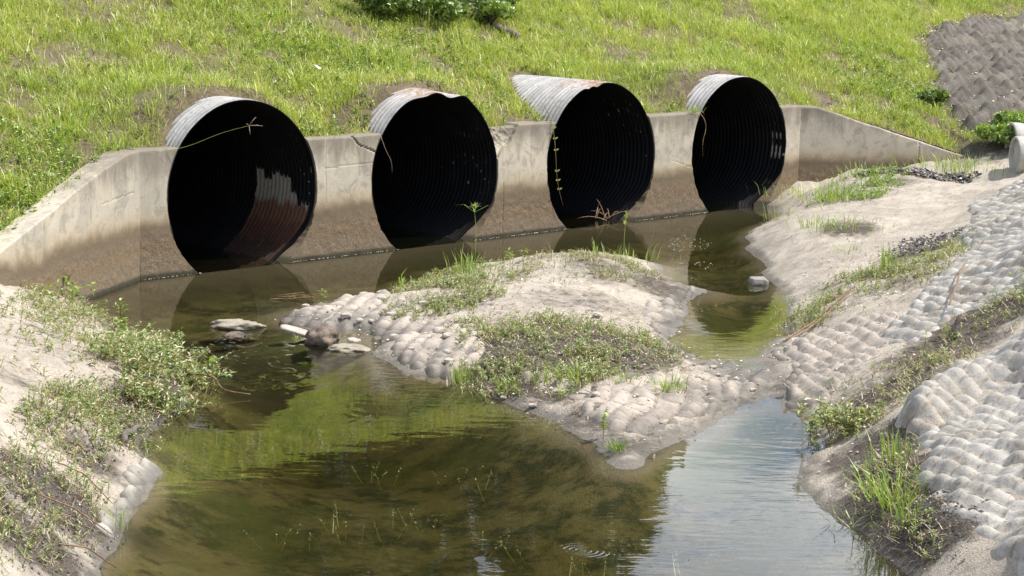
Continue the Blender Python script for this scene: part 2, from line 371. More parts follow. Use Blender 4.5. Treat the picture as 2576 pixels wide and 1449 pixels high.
def mat_concrete():
    m, t = newmat('weathered_concrete'); p = t.pos(); x, y, z = t.z(p)
    st = t.scl(p, (1, 1, .22))
    n1 = t.noise(1.2, 5, .6, p); n2 = t.noise(5, 6, .65, p); n3 = t.noise(42, 4, .65, p); nv = t.noise(6, 5, .6, st); n4 = t.noise(150, 2, .5, p)
    col = t.mix(t.ss(n1, .32, .68), (.55, .48, .37), (.40, .36, .29))
    col = t.mix(t.ss(n2, .5, .75, 0, .5), col, (.52, .44, .31))
    col = t.mix(t.ss(t.noise(2.3, 6, .7, p, .6), .55, .68, 0, .6), col, (.55, .51, .43))
    col = t.mix(t.ss(n3, .52, .7, 0, .5), col, (.24, .21, .17))
    col = t.mix(t.ss(t.noise(3.4, 6, .75, p, 1.2), .50, .62, 0, .6), col, (.25, .225, .185))
    col = t.mix(t.m('MULTIPLY', t.ss(t.noise(9, 4, .6, t.scl(p, (1, 1, .12))), .55, .72), .4), col, (.20, .175, .14))
    # drip stains from the coping
    top = t.ss(t.m('MULTIPLY_ADD', nv, .9, z), 1.55, 2.1)
    col = t.mix(t.m('MULTIPLY', top, .75), col, (.15, .125, .095))
    # flood marks: tan, then a dark band, then rough brown at the foot
    zz = t.m('ADD', z, t.m('ADD', t.m('MULTIPLY_ADD', n1, .34, -.17), t.m('MULTIPLY_ADD', n2, .22, -.11)))
    col = t.mix(t.ss(zz, 1.0, .62, 0, .75), col, (.38, .28, .16))
    col = t.mix(t.ss(zz, .84, .60, 0, .9), col, (.13, .096, .062))
    col = t.mix(t.ss(zz, .50, .42, 0, .8), col, (.19, .13, .075))
    col = t.mix(t.ss(zz, .34, .2, 0, .75), col, (.17, .13, .085))
    low = t.ss(zz, .62, .45)
    col = t.mix(t.m('MULTIPLY', low, t.ss(n4, .54, .66, 0, .6)), col, (.50, .41, .29))
    col = t.mix(t.m('MULTIPLY', low, t.ss(n3, .45, .3, 0, .7)), col, (.07, .055, .04))
    col = t.mix(t.ss(z, .075, .02, 0, .85), col, (.03, .032, .018))
    h = t.m('ADD', t.m('MULTIPLY', n2, .6), t.m('MULTIPLY', n3, t.m('MULTIPLY_ADD', low, 1.3, .3)))
    h = t.m('ADD', h, t.m('MULTIPLY', n4, t.m('MULTIPLY_ADD', low, .5, .06)))
    b = t.n('ShaderNodeBsdfPrincipled', {'Base Color': col, 'Roughness': .9, 'Normal': t.bump(h, .008, .7)})
    b.inputs['Specular IOR Level'].default_value = .3
    t.out(b.outputs[0]); return m

def mat_galv():
    m, t = newmat('weathered_galvanised_steel'); p = t.pos()
    n1 = t.noise(2.2, 5, .6, p); n2 = t.noise(14, 6, .7, p); n3 = t.noise(45, 4, .6, p)
    col = t.mix(t.ss(n1, .35, .65), (.46, .45, .43), (.34, .33, .31))
    col = t.mix(t.ss(n2, .5, .66, 0, .5), col, (.15, .125, .10))
    col = t.mix(t.ss(n3, .55, .7, 0, .6), col, (.10, .085, .07))
    col = t.mix(t.m('MULTIPLY', t.attr('groove'), .55), col, (.17, .145, .115))
    col = t.mix(t.m('MULTIPLY', t.attr('rust'), t.ss(n2, .35, .6)), col, (.26, .13, .06))
    b = t.n('ShaderNodeBsdfPrincipled', {'Base Color': col, 'Roughness': .62, 'Metallic': .15, 'Normal': t.bump(t.m('ADD', n2, n3), .006, .6)})
    t.out(b.outputs[0]); return m

def mat_lining():
    m, t = newmat('bitumen_coated_steel'); p = t.pos(); z = t.z(p)[2]
    n1 = t.noise(3, 5, .6, p); n2 = t.noise(22, 5, .6, p); st = t.noise(9, 5, .65, t.scl(p, (1, 1.4, .25)))
    tar = t.mix(t.ss(n1, .35, .7), (.006, .0064, .0075), (.011, .0112, .012))
    tar = t.mix(t.ss(t.m('MULTIPLY_ADD', n2, .25, z), .6, .15, 0, .5), tar, (.016, .015, .015))
    zz = t.m('MULTIPLY_ADD', st, .42, z)
    bare = t.mix(t.ss(zz, 1.0, .86), (.29, .27, .22), (.15, .075, .045))
    bare = t.mix(t.ss(zz, .78, .56), bare, (.085, .042, .028))
    bare = t.mix(t.ss(zz, .54, .34), bare, (.042, .026, .020))
    bare = t.mix(t.ss(n2, .52, .7, 0, .5), bare, (.16, .085, .055))
    f = t.ss(t.m('MULTIPLY_ADD', n2, 1.1, t.m('ADD', t.attr('peel'), -.55)), -.02, .06)
    col = t.mix(f, tar, bare)
    ro = t.m('MULTIPLY_ADD', f, .25, t.m('MULTIPLY_ADD', n2, .2, .5))
    b = t.n('ShaderNodeBsdfPrincipled', {'Base Color': col, 'Roughness': ro, 'Normal': t.bump(t.m('ADD', n2, f), .004, .6)})
    b.inputs['Specular IOR Level'].default_value = .12
    t.out(b.outputs[0]); return m

def mat_plain(name, c1, c2, scale=12, rough=.85, bump=.01, c3=None, metallic=0):
    m, t = newmat(name); p = t.n('ShaderNodeTexCoord').outputs['Object']
    n1 = t.noise(scale, 5, .6, p); n2 = t.noise(scale * 6, 4, .6, p)
    col = t.mix(t.ss(n1, .35, .65), c1, c2)
    if c3: col = t.mix(t.ss(n2, .5, .7, 0, .7), col, c3)
    b = t.n('ShaderNodeBsdfPrincipled', {'Base Color': col, 'Roughness': rough, 'Metallic': metallic, 'Normal': t.bump(t.m('ADD', n1, t.m('MULTIPLY', n2, .4)), bump, .8)})
    b.inputs['Specular IOR Level'].default_value = .3
    t.out(b.outputs[0]); return m

def mat_leaf(name, stops, trans=.45, big=None, gloss=.06):
    """stops: colours over the random number of each blade or leaf"""
    m, t = newmat(name); g = t.n('ShaderNodeNewGeometry')
    r = g.outputs['Random Per Island']
    col = t.ramp(r, stops)
    if big:
        n = t.noise(.55, 4, .6, g.outputs['Position'])
        col = t.mix(t.ss(n, .36, .66, 0, .8), col, t.mix(1.0, col, big, 'MULTIPLY'))
    d = t.n('ShaderNodeBsdfDiffuse', {0: col}); tr = t.n('ShaderNodeBsdfTranslucent', {0: t.mix(1.0, col, (1.0, 1.05, .55), 'MULTIPLY')})
    ms = t.n('ShaderNodeMixShader', {0: trans, 1: d.outputs[0], 2: tr.outputs[0]})
    gl = t.n('ShaderNodeBsdfGlossy', {0: (1, 1, 1), 1: .45})
    m2 = t.n('ShaderNodeMixShader', {0: gloss, 1: ms.outputs[0], 2: gl.outputs[0]})
    t.out(m2.outputs[0]); return m

RIF = [(-6.35, -4.15, 1.05), (-6.75, -5.0, .9), (-5.9, -3.75, .6), (-7.1, -5.7, .7)]
RING = [(-8.91, -11.67, .30, .045, .0006), (-7.63, -7.33, .7, .13, .0004)]
def mat_water():
    m, t = newmat('shallow_stained_water'); p = t.pos()
    def amp(v, a): return t.m('MULTIPLY', t.m('ADD', v, -.5), a)
    rp = t.scl(p, (1, 1, 1), rot=(0, 0, YAW))
    soft = amp(t.noise(1.6, 3, .5, t.scl(rp, (1, 1.6, 1))), .0020)
    fine = t.m('MULTIPLY', amp(t.noise(5, 3, .5, t.scl(rp, (.7, 1.8, 1))), .0021), t.ss(t.noise(.45, 3, .5, p), .42, .62, .12, 1))
    h = t.m('ADD', soft, fine)
    for (x, y, r, lam, am) in RING:
        d = t.n('ShaderNodeVectorMath', {0: p, 1: (x, y, 0)}, operation='DISTANCE').outputs['Value']
        wv = t.m('SINE', t.m('MULTIPLY', d, 2 * math.pi / lam))
        h = t.m('ADD', h, t.m('MULTIPLY', t.m('MULTIPLY', wv, t.m('MULTIPLY', t.ss(d, r, .05), t.ss(t.noise(2.2, 2, .5, p), .4, .6, .1, 1))), am))
    nrm = t.bump(h, 1.0, 1.0)
    fr = t.n('ShaderNodeFresnel', {'IOR': 1.33, 'Normal': nrm}).outputs[0]
    tr = t.n('ShaderNodeBsdfTransparent', {0: (.93, .92, .86)})
    gl = t.n('ShaderNodeBsdfGlossy', {0: (1, 1, 1), 1: .015, 'Normal': nrm})
    # fine silt in suspension
    di = t.n('ShaderNodeBsdfDiffuse', {0: (.15, .15, .06)})
    body = t.n('ShaderNodeMixShader', {0: .018, 1: tr.outputs[0], 2: di.outputs[0]})
    s = t.n('ShaderNodeMixShader', {0: fr, 1: body.outputs[0], 2: gl.outputs[0]})
    va = t.n('ShaderNodeVolumeAbsorption', {0: (.44, .42, .20), 1: .95})
    t.out(s.outputs[0], va.outputs[0]); return m

MAT['ground'] = mat_ground()
MAT['mat_grey'] = mat_mat('quilted_concrete_silted', (.45, .385, .32), (.28, .245, .21), .55)
MAT['mat_pale'] = mat_mat('quilted_concrete_pale', (.50, .47, .42), (.35, .325, .285), .8, .75)
MAT['mat_toe'] = mat_mat('quilted_concrete_wet', (.46, .43, .37), (.36, .33, .27), .5)
MAT['mat_dark'] = mat_mat('quilted_concrete_dark', (.14, .125, .105), (.07, .06, .05), .6)
MAT['concrete'] = mat_concrete()
MAT['galv'] = mat_galv()
MAT['lining'] = mat_lining()
MAT['soil'] = mat_plain('embankment_soil', (.105, .082, .05), (.16, .125, .08), 3, .95, .05, (.06, .048, .032))
MAT['rock_pale'] = mat_plain('pale_limestone', (.37, .325, .25), (.26, .225, .175), 9, .9, .02, (.22, .18, .13))
MAT['rock_dark'] = mat_plain('dark_wet_stone', (.24, .18, .13), (.07, .06, .05), 7, .6, .03, (.12, .09, .07))
MAT['stone'] = mat_plain('small_stone', (.46, .40, .33), (.33, .29, .25), 15, .85, .01, (.55, .5, .43))
MAT['pipe_concrete'] = mat_plain('precast_concrete', (.46, .44, .40), (.37, .35, .31), 4, .85, .004, (.30, .28, .25))
MAT['block'] = mat_plain('grey_block_stone', (.30, .28, .25), (.20, .185, .165), 9, .9, .02, (.36, .33, .29))
MAT['wood'] = mat_plain('grey_driftwood', (.20, .17, .15), (.10, .085, .07), 20, .85, .01)
MAT['twig'] = mat_plain('dry_twig', (.30, .20, .11), (.16, .10, .06), 25, .85, .003)
MAT['bark'] = mat_plain('bark', (.13, .10, .075), (.07, .055, .04), 6, .9, .03)
MAT['paper'] = mat_plain('white_litter', (.75, .75, .73), (.62, .63, .63), 10, .6, .002)
MAT['water'] = mat_water()
G3 = (.27, .37, .045); G1 = (.46, .535, .08); G2 = (.62, .64, .16); DRY = (.62, .52, .27)
MAT['grass'] = mat_leaf('bank_grass', [(0, G3), (.3, G1), (.72, G2), (.9, (.62, .64, .16)), (1, DRY)], .45, (.76, .86, .65))
MAT['clover'] = mat_leaf('low_weed_leaves', [(0, (.10, .19, .03)), (.5, (.24, .36, .05)), (1, (.46, .53, .11))], .35)
MAT['weed'] = mat_leaf('creeping_weed_leaves', [(0, (.13, .20, .05)), (.35, (.26, .34, .095)), (.6, (.40, .45, .18)), (.8, (.50, .42, .21)), (1, (.27, .18, .11))], .35)
MAT['dryweed'] = mat_leaf('dead_stems', [(0, (.14, .095, .065)), (.5, (.32, .23, .15)), (1, (.55, .44, .29))], .15)
MAT['tuft'] = mat_leaf('sedge_blades', [(0, (.13, .25, .03)), (.5, (.30, .43, .05)), (.9, (.45, .52, .11)), (1, DRY)], .4)
MAT['shrub'] = mat_leaf('shrub_leaves', [(0, (.06, .11, .02)), (.5, (.15, .24, .035)), (1, (.30, .38, .07))], .3)
MAT['tree'] = mat_leaf('tree_leaves', [(0, (.02, .04, .01)), (.6, (.045, .08, .018)), (1, (.09, .13, .03))], .25)
MAT['petal'] = mat_leaf('white_petals', [(0, (.8, .8, .74)), (1, (.7, .7, .62))], .3)

# ------------------------------------------------------------------ ground sheet
def axis(lo, hi, step, far_lo, far_hi):
    core = np.arange(lo, hi + step / 2, step)
    def tail(d):
        o = []; s = step; p = 0
        while p < d: s *= 1.5; p += s; o.append(p)
        return np.array(o)
    return np.concatenate([lo - tail(far_lo)[::-1], core, hi + tail(far_hi)])
MUD = [(-8.9, -6.5, .5, 1.1), (-8.3, -5.95, .45, 1.1), (-10.6, -8.0, .4, .6), (-11.6, -9.1, .6, .8), (-12.4, -9.9, .6, .9), (-9.6, -7.0, .5, .9),
       (-11.0, -9.2, .5, .7), (-7.6, -4.9, .4, .6), (-4.3, -7.2, 1.1, 1.2), (-5.3, -7.6, .8, 1.1), (-3.5, -7.3, .6, 1.0), (-5.0, -8.6, .7, .6),
       (-3.4, -4.4, .6, .6), (-.6, -4.2, .8, .5), (9.5, -2.0, .7, 1.3), (9.0, -1.7, .6, .9), (8.0, -2.6, .6, .5), (3.9, -4.6, .5, .7), (2.2, -6.9, .5, .9),
       (-5.6, -11.9, .6, .9), (-6.7, -12.8, .6, 1.3), (-7.2, -13.4, .5, 1.3), (-4.2, -11.0, .6, .8), (-3.1, -10.8, .7, .8), (-2.3, -10.7, .7, .9),
       (-1.4, -10.5, .8, .9), (.3, -8.1, .8, .5), (12.5, -1.3, 1.4, 1.0), (11.5, -2.2, .7, .5), (-6.0, -12.2, .4, .9), (-3.4, -9.5, .8, .5), (-.3, -5.0, .8, .6), (.3, -4.4, .6, .6), (-6.0, -9.2, .6, .6), (-4.3, -9.3, .6, .55), (-6.5, -9.9, .5, .6), (-1.6, -6.2, .5, .6), (-2.7, -7.3, .5, .6), (-5.6, -8.3, .5, .7), (-6.3, -4.5, .8, 1.0), (-6.9, -5.3, .7, .9), (-6.0, -3.4, .8, .9), (-2.3, -5.4, 1.1, .42), (-1.0, -4.4, .9, .4), (-4.6, -9.0, .9, .45), (-3.9, -4.2, .8, .4), (-10.4, -6.6, .7, .4), (-8.6, -4.2, .6, .42)]
ax = axis(-14.5, 14.5, .06, 120, 120); ay = axis(-15.2, 1.4, .06, 120, 60)
gx, gy = np.meshgrid(ax, ay, indexing='xy')
gz = G(gx, gy)
mud = np.zeros_like(gx)
for (x, y, r, a) in MUD:
    mud = np.maximum(mud, a * np.exp(-((gx - x) ** 2 + (gy - y) ** 2) / (r * r)))
mud = np.maximum(mud, ((gx > -6.2) & (gx < 8)) * sst(gy, -2.2, -.3) * (gz < 0))      # dark silt settled before the culverts
V = np.stack([gx, gy, gz], -1).reshape(-1, 3)
ground = mk('ground', V, gridq(len(ay), len(ax)), mat=MAT['ground'], attrs={'mud': mud})
tag(ground, 'pale sand and dark silt of the drainage channel banks and bed', kind='structure')

# embankment: rows run back from the wall line
ex = np.unique(np.concatenate([axis(-10.5, 24, .12, 120, 120), np.arange(-4.6, 8.8, .05)])); et = np.concatenate([np.arange(0, 2.6, .05), np.arange(2.6, 8.5, .15), np.arange(8.6, 11.5, .2), 11.5 + np.cumsum(.3 * 1.4 ** np.arange(14))])
EX, ET = np.meshgrid(ex, et, indexing='xy')
EY = wally(np.clip(EX, -11, 14)) + .15 + ET
EZ = E(EX, EY)
hit = np.zeros(EX.shape, bool)            # the bank is dug out where the pipes run through it
for xc in PX: hit |= np.hypot(EX - xc, EZ - ZC) < PR
EQ = gridq(len(et), len(ex)); EQ = EQ[~hit.ravel()[EQ].all(1)]
EZ = np.where(hit, ZC + np.sqrt(np.maximum((PR + .001) ** 2 - np.min([np.abs(EX - xc) for xc in PX], axis=0) ** 2, 0)), EZ)
emb = mk('embankment', np.stack([EX, EY, EZ], -1).reshape(-1, 3), EQ, mat=MAT['soil'])
tag(emb, 'soil of the grassed road embankment above the culvert wall', kind='structure')

# water: a closed body, its bed is the ground sheet
wz = -1.6
qx = axis(-8.6, -4.7, .029, 18, 16); qy = axis(-7.0, -2.8, .029, 27, 17)
QX, QY = np.meshgrid(qx, qy, indexing='xy')
rmask = np.zeros_like(QX)
for (x, y, r) in RIF: rmask = np.maximum(rmask, 1 - sst(np.hypot(QX - x, QY - y), r * .2, r))
fa = rad(-118); fu = QX * math.cos(fa) + QY * math.sin(fa); fv = -QX * math.sin(fa) + QY * math.cos(fa)
fu = fu + .12 * fbm(fu * 1.5, fv * 1.5, 2, 61); fv = fv + .10 * fbm(fu * 1.5, fv * 1.5 + 7, 2, 62)
chop = .020 * fbm(fu * 2.4, fv * 5.5, 3, 63) + .010 * fbm(fu * 6, fv * 11, 3, 64)
WZ = rmask * (chop - .004)
nq = QX.size; WT = np.stack([QX, QY, WZ], -1).reshape(-1, 3)
bx0, bx1, by0, by1 = qx[0], qx[-1], qy[0], qy[-1]
ring = np.concatenate([np.arange(len(qx)), np.arange(1, len(qy)) * len(qx) + len(qx) - 1, (len(qy) - 1) * len(qx) + np.arange(len(qx) - 2, -1, -1), np.arange(len(qy) - 2, 0, -1) * len(qx)])
low = WT[ring].copy(); low[:, 2] = wz
k = np.arange(len(ring)); k2 = (k + 1) % len(ring)
WV = np.concatenate([WT, low, [[(bx0 + bx1) / 2, (by0 + by1) / 2, wz]]])
WQ = np.concatenate([gridq(len(qy), len(qx)), np.stack([ring[k2], ring[k], nq + k, nq + k2], -1)])
WTri = np.stack([nq + k2, nq + k, np.full(len(k), nq + len(k))], -1)
water = mk('water', WV, WQ, WTri, mat=MAT['water'], smooth=True)
tag(water, 'dark tea coloured shallow water of the channel', kind='structure')

# ------------------------------------------------------------------ headwall
RH = PR + .024
def arc(z, xc, side):
    d = z - ZC
    h = np.sqrt(np.maximum(RH * RH - d * d, 0))
    h = np.where(np.abs(d) < RH, h, 0)
    jag = .013 * fbm(z * 9 + xc * 3, z * 0 + side * 5, 3, 21) * sst(1.35 - z, 0, .5)
    return xc + side * (np.maximum(h, .01) + jag * (h > .2))
def slab(name, xl, xr, topz, parent, seams=(), chip=None, frame=None, nz=100, nx=60, depth=.3, seed=0):
    """a wall slab; xl and xr give the left and right edge for every height, frame maps (along, out, z) to the world"""
    u = np.linspace(0, 1, nx); v = np.linspace(0, 1, nz)
    U, Vv = np.meshgrid(u, v, indexing='xy')
    z0 = -.55
    S = np.zeros_like(U); Z = np.zeros_like(U)
    for k in range(3):
        Z = z0 + (topz(S) - z0) * Vv
        S = xl(Z) + (xr(Z) - xl(Z)) * U
    D = -.004 * fbm(S * 2, Z * 2, 3, seed + 1) - .004 * fbm(S * 14, Z * 14, 3, seed + 2) * sst(.75 - Z, 0, .3)
    D = D + .012 * sst(.6 - Z, 0, .4)
    for (x0, za, x1, zb, wdt, dp) in seams:
        e = np.array([x1 - x0, zb - za]); wob = .012 * fbm(S * 7, Z * 7, 3, seed + 9)
        t = np.clip(((S - x0) * e[0] + (Z - za) * e[1]) / (e @ e), 0, 1)
        dd = np.hypot(S - x0 - t * e[0] + wob, Z - za - t * e[1] + wob)
        D = D + dp * (1 - sst(dd, wdt * .4, wdt))
    if chip is not None:
        cx, cz, rx, rz, dp = chip
        k = (1 - (np.abs(S - cx) / rx + (cz - Z) / rz)) + .18 * fbm(S * 5, Z * 5, 3, seed + 4)
        kk = sst(k, 0, .12)
        D = D + kk * (dp + .03 * fbm(S * 12, Z * 12, 3, seed + 5)) * np.clip(.35 + k, 0, 1.2)
        Z = Z - kk * .04
    D[-1] += .018; D[-2] += .002
    n = nz * nx
    front = frame(S, -D, Z); back = frame(S, np.full_like(S, -depth), Z + .01 * fbm(S * 3, Z, 2, seed))
    P = np.concatenate([front.reshape(-1, 3), back.reshape(-1, 3)])
    Q = [gridq(nz, nx)]
    i = np.arange(nx - 1); r = (nz - 1) * nx
    Q.append(np.stack([r + i, r + i + 1, n + r + i + 1, n + r + i], -1))
    j = np.arange(nz - 1) * nx
    Q.append(np.stack([j, j + nx, n + j + nx, n + j], -1))
    Q.append(np.stack([j + nx - 1, n + j + nx - 1, n + j + 2 * nx - 1, j + 2 * nx - 1], -1))
    Q.append(np.stack([n + i + 1, n + i, i, i + 1], -1))
    # the back lies against the fill
    o = mk(name, P, np.concatenate(Q), mat=MAT['concrete'], parent=parent, smooth=False)
    return o
hw = empty('concrete_headwall', (0, 0, 0))
tag(hw, 'long stained concrete headwall with sloping wing walls around four culvert mouths', 'wall')
fmain = lambda s, o, z: np.stack([s, -o + 0 * s, z + 0 * s], -1)
flat = lambda s: HT + .008 * fbm(s * 1.5, s * 0, 3, 77)
cst = lambda c: (lambda z: np.full_like(z, c))
slab('wall_panel', cst(XL + .001), lambda z: arc(z, PX[0], -1), flat, hw, nx=60, frame=fmain, seed=1)
seams = {0: [(-1.62, 1.64, -1.62, .75, .016, .004), (-1.62, 1.22, -.4, 1.24, .014, .004), (-1.18, 1.62, -1.0, 1.48, .016, .03), (-1.0, 1.48, -.72, 1.38, .016, .03)],
         1: [(2.62, 1.3, 2.3, .62, .010, .006), (1.75, .85, 1.75, -.1, .012, .008)],
         2: [(5.5, .9, 6.0, .75, .010, .006)]}
for k in range(3):
    slab('wall_panel', lambda z, k=k: arc(z, PX[k], 1), lambda z, k=k: arc(z, PX[k + 1], -1), flat, hw, seams[k],
         chip=(1.62, HT, .48, .42, .12) if k == 1 else None, nx=110, frame=fmain, seed=10 + k * 7)
slab('wall_panel', lambda z: arc(z, PX[3], 1), cst(XR), flat, hw, nx=50, frame=fmain, seed=40)
ld = np.array([-.848, -.530]); ln = np.array([.530, -.848])
rd = np.array([.857, -.515]); rn = np.array([-.515, -.857])
def fwing(o0, d, nrm):
    return lambda s, o, z: np.stack([o0 + d[0] * s + nrm[0] * o, d[1] * s + nrm[1] * o, z + 0 * s], -1)
lw = slab('wing_wall', cst(0.0), cst(5.9), lambda s: np.interp(s, LW_S, LW_Z) + .01 * fbm(s * 2, s * 0, 3, 5), hw,
     [(.14, 1.64, .14, 1.3, .014, .007), (.2, 1.13, 1.1, 1.08, .014, .005), (2.2, 1.2, 2.2, -.2, .012, .003)], nx=240, frame=fwing(XL, ld, ln), seed=60)
rw = slab('wing_wall', cst(0.0), cst(3.5), lambda s: np.interp(s, RW_S, RW_Z) + .008 * fbm(s * 2, s * 0, 3, 6), hw,
     [(2.2, 1.05, 2.2, .4, .016, .02)], nx=150, frame=fwing(XR, rd, rn), seed=70)

# ------------------------------------------------------------------ corrugated culvert pipes
PITCH, AMP = .085, .0145
def culvert(k, label):
    rng = np.random.default_rng(50 + k)
    xc = PX[k]; root = empty('culvert_pipe', (xc, 0, 0))
    tag(root, label, 'culvert pipe', 'corrugated culvert pipes in the headwall')
    nt = 156; th = np.arange(nt + 1) / nt * 2 * np.pi
    L = 3.4; ys = np.arange(0, L, .02); ys = np.concatenate([ys, [5, 8, 13.5]])
    TH, YS = np.meshgrid(th, ys, indexing='xy')
    low = sst(-np.sin(TH), .3, .9)
    mouth = (.012 + .25 * low + .006 * fbm(np.cos(TH) * 6, np.sin(TH) * 6, 3, k)) * np.exp(-YS / 1.2)
    Y = YS + mouth
    corr = AMP * np.sin(2 * np.pi * YS / PITCH) * (YS < L + .1) * sst(YS, .0, .12)
    dent = 0
    deg = np.degrees(TH)
    if k == 1:
        dent = -.085 * np.exp(-((deg - 78) / 9) ** 2) * np.exp(-YS / .28) - .05 * np.exp(-((deg - 101) / 10) ** 2) * np.exp(-YS / .4) + .03 * np.exp(-((deg - 64) / 6) ** 2) * np.exp(-YS / .2)
    if k == 2:
        dent = -.05 * np.exp(-((deg - 97) / 4.5) ** 2) * np.exp(-YS / .16) - .035 * np.exp(-((deg - 106) / 3) ** 2) * np.exp(-YS / .1)
    if k == 3: dent = .02 * np.cos(2 * TH)
    dent = dent + .008 * fbm(np.cos(TH) * 2 + k * 5, YS * .8 + np.sin(TH) * 2, 2, 33)
    def shell(r): return np.stack([(r + corr + dent) * np.cos(TH), Y, ZC + (r + corr + dent) * np.sin(TH)], -1)
    Ro, Ri = PR + .006, PR - .006
    # barrel: outside, with the cut lip
    lim = int(2.7 / .02)
    lip = np.stack([(Ri + dent[0]) * np.cos(th), Y[0], ZC + (Ri + dent[0]) * np.sin(th)], -1)
    Vb = shell(Ro)[:lim].reshape(-1, 3)
    gro = (corr[:lim] < -.003).ravel() * 1.0
    mk('rim', np.concatenate([lip, shell(Ro)[0]]), gridq(2, nt + 1)[:, ::-1], mat=MAT['lining'], parent=root, attrs={'peel': np.full(2 * nt + 2, -1.)})
    rus = np.zeros_like(TH[:lim])
    if k in (1, 2): rus = np.exp(-((deg[:lim] - 92) / 16) ** 2) * np.exp(-((YS[:lim] - .15) / .45) ** 2)
    rus = rus.ravel()
    mk('barrel', Vb, gridq(lim, nt + 1)[:, ::-1], mat=MAT['galv'], parent=root, attrs={'groove': gro, 'rust': rus})
    # lining: bitumen coat inside, peeled in places; added end cap keeps light out
    Vi = shell(Ri); peel = np.full_like(TH, -1.0)
    ci = np.floor(YS / PITCH).astype(int); dg = np.where(deg > 180, deg - 360, deg)
    if k == 0:
        jag = _h(ci, ci * 0, 7) * 7 - 3
        topd = np.where(YS > .52, 4 + jag, np.where(YS > .36, -7 + jag * .8, -13 + jag * .6)) + 2.2 * np.cos(2 * np.pi * YS / PITCH)
        inside = np.minimum(np.minimum((topd - dg) / 4, (1.28 - YS + .03 * np.sin(dg * .4)) / .05), (YS - .09) / .04)
        peel = np.clip(inside, -1, 1)
        dashes = [(.62, 21, 4), (.60, 12, 4), (.17, 18, 6), (.24, 17, 2), (.22, 8, 2), (.30, 10, 1.5), (.13, 3, 2), (.12, -6, 3), (.06, 10, 8)]
    elif k == 1:
        dashes = [(i * PITCH + .06, 24 + rng.normal(0, 1.5), rng.uniform(1, 3.2)) for i in range(0, 9)]
        dashes += [(i * PITCH + .06, 11 - i * .5 + rng.normal(0, 3), rng.uniform(1, 3)) for i in range(0, 15) if rng.random() < .5]
        dashes += [(i * PITCH + .06, 3 + rng.normal(0, 3), rng.uniform(1, 2.5)) for i in range(0, 9)]
        dashes += [(i * PITCH + .06, -7 + rng.normal(0, 2), rng.uniform(1, 2.5)) for i in range(0, 7)] + [(.10, 29, 3), (.08, 18, 7), (.16, 17, 5), (1.5, 25, 2)]
    elif k == 2:
        dashes = [(i * PITCH + .06, a + rng.normal(0, 2.5), rng.uniform(.8, 2.6)) for i in range(0, 10) for a in (16, 22, 30, 36) if rng.random() < .5] + [(.15, 0, 1.5), (.3, 46, 2)]
    else:
        dashes = [(.2, 17, 2.0), (1.6, 22, 2)]
    for (y, a, ln_) in dashes:
        r = np.minimum((.013 - np.abs(YS - y)) / .013, (ln_ * .65 - np.abs(dg - a)) / 1.7)
        peel = np.maximum(peel, np.clip(r, -1, .07))
    Vl = np.concatenate([Vi.reshape(-1, 3), [[0, ys[-1], ZC]]])
    nr = len(ys); c = nr * (nt + 1); i = np.arange(nt)
    T = np.stack([(nr - 1) * (nt + 1) + i, (nr - 1) * (nt + 1) + i + 1, np.full(nt, c)], -1)
    mk('lining', Vl, gridq(nr, nt + 1), T, mat=MAT['lining'], parent=root, attrs={'peel': np.append(peel.ravel(), -1)})
    return root
culvert(0, 'leftmost and nearest corrugated culvert pipe, inner coating peeled to white and rust')
culvert(1, 'second corrugated culvert pipe from the left, its crown dented at the mouth')
culvert(2, 'third corrugated culvert pipe from the left, long ribbed top exposed in the grass')
culvert(3, 'rightmost and farthest corrugated culvert pipe, beside the sand and the right wing wall')

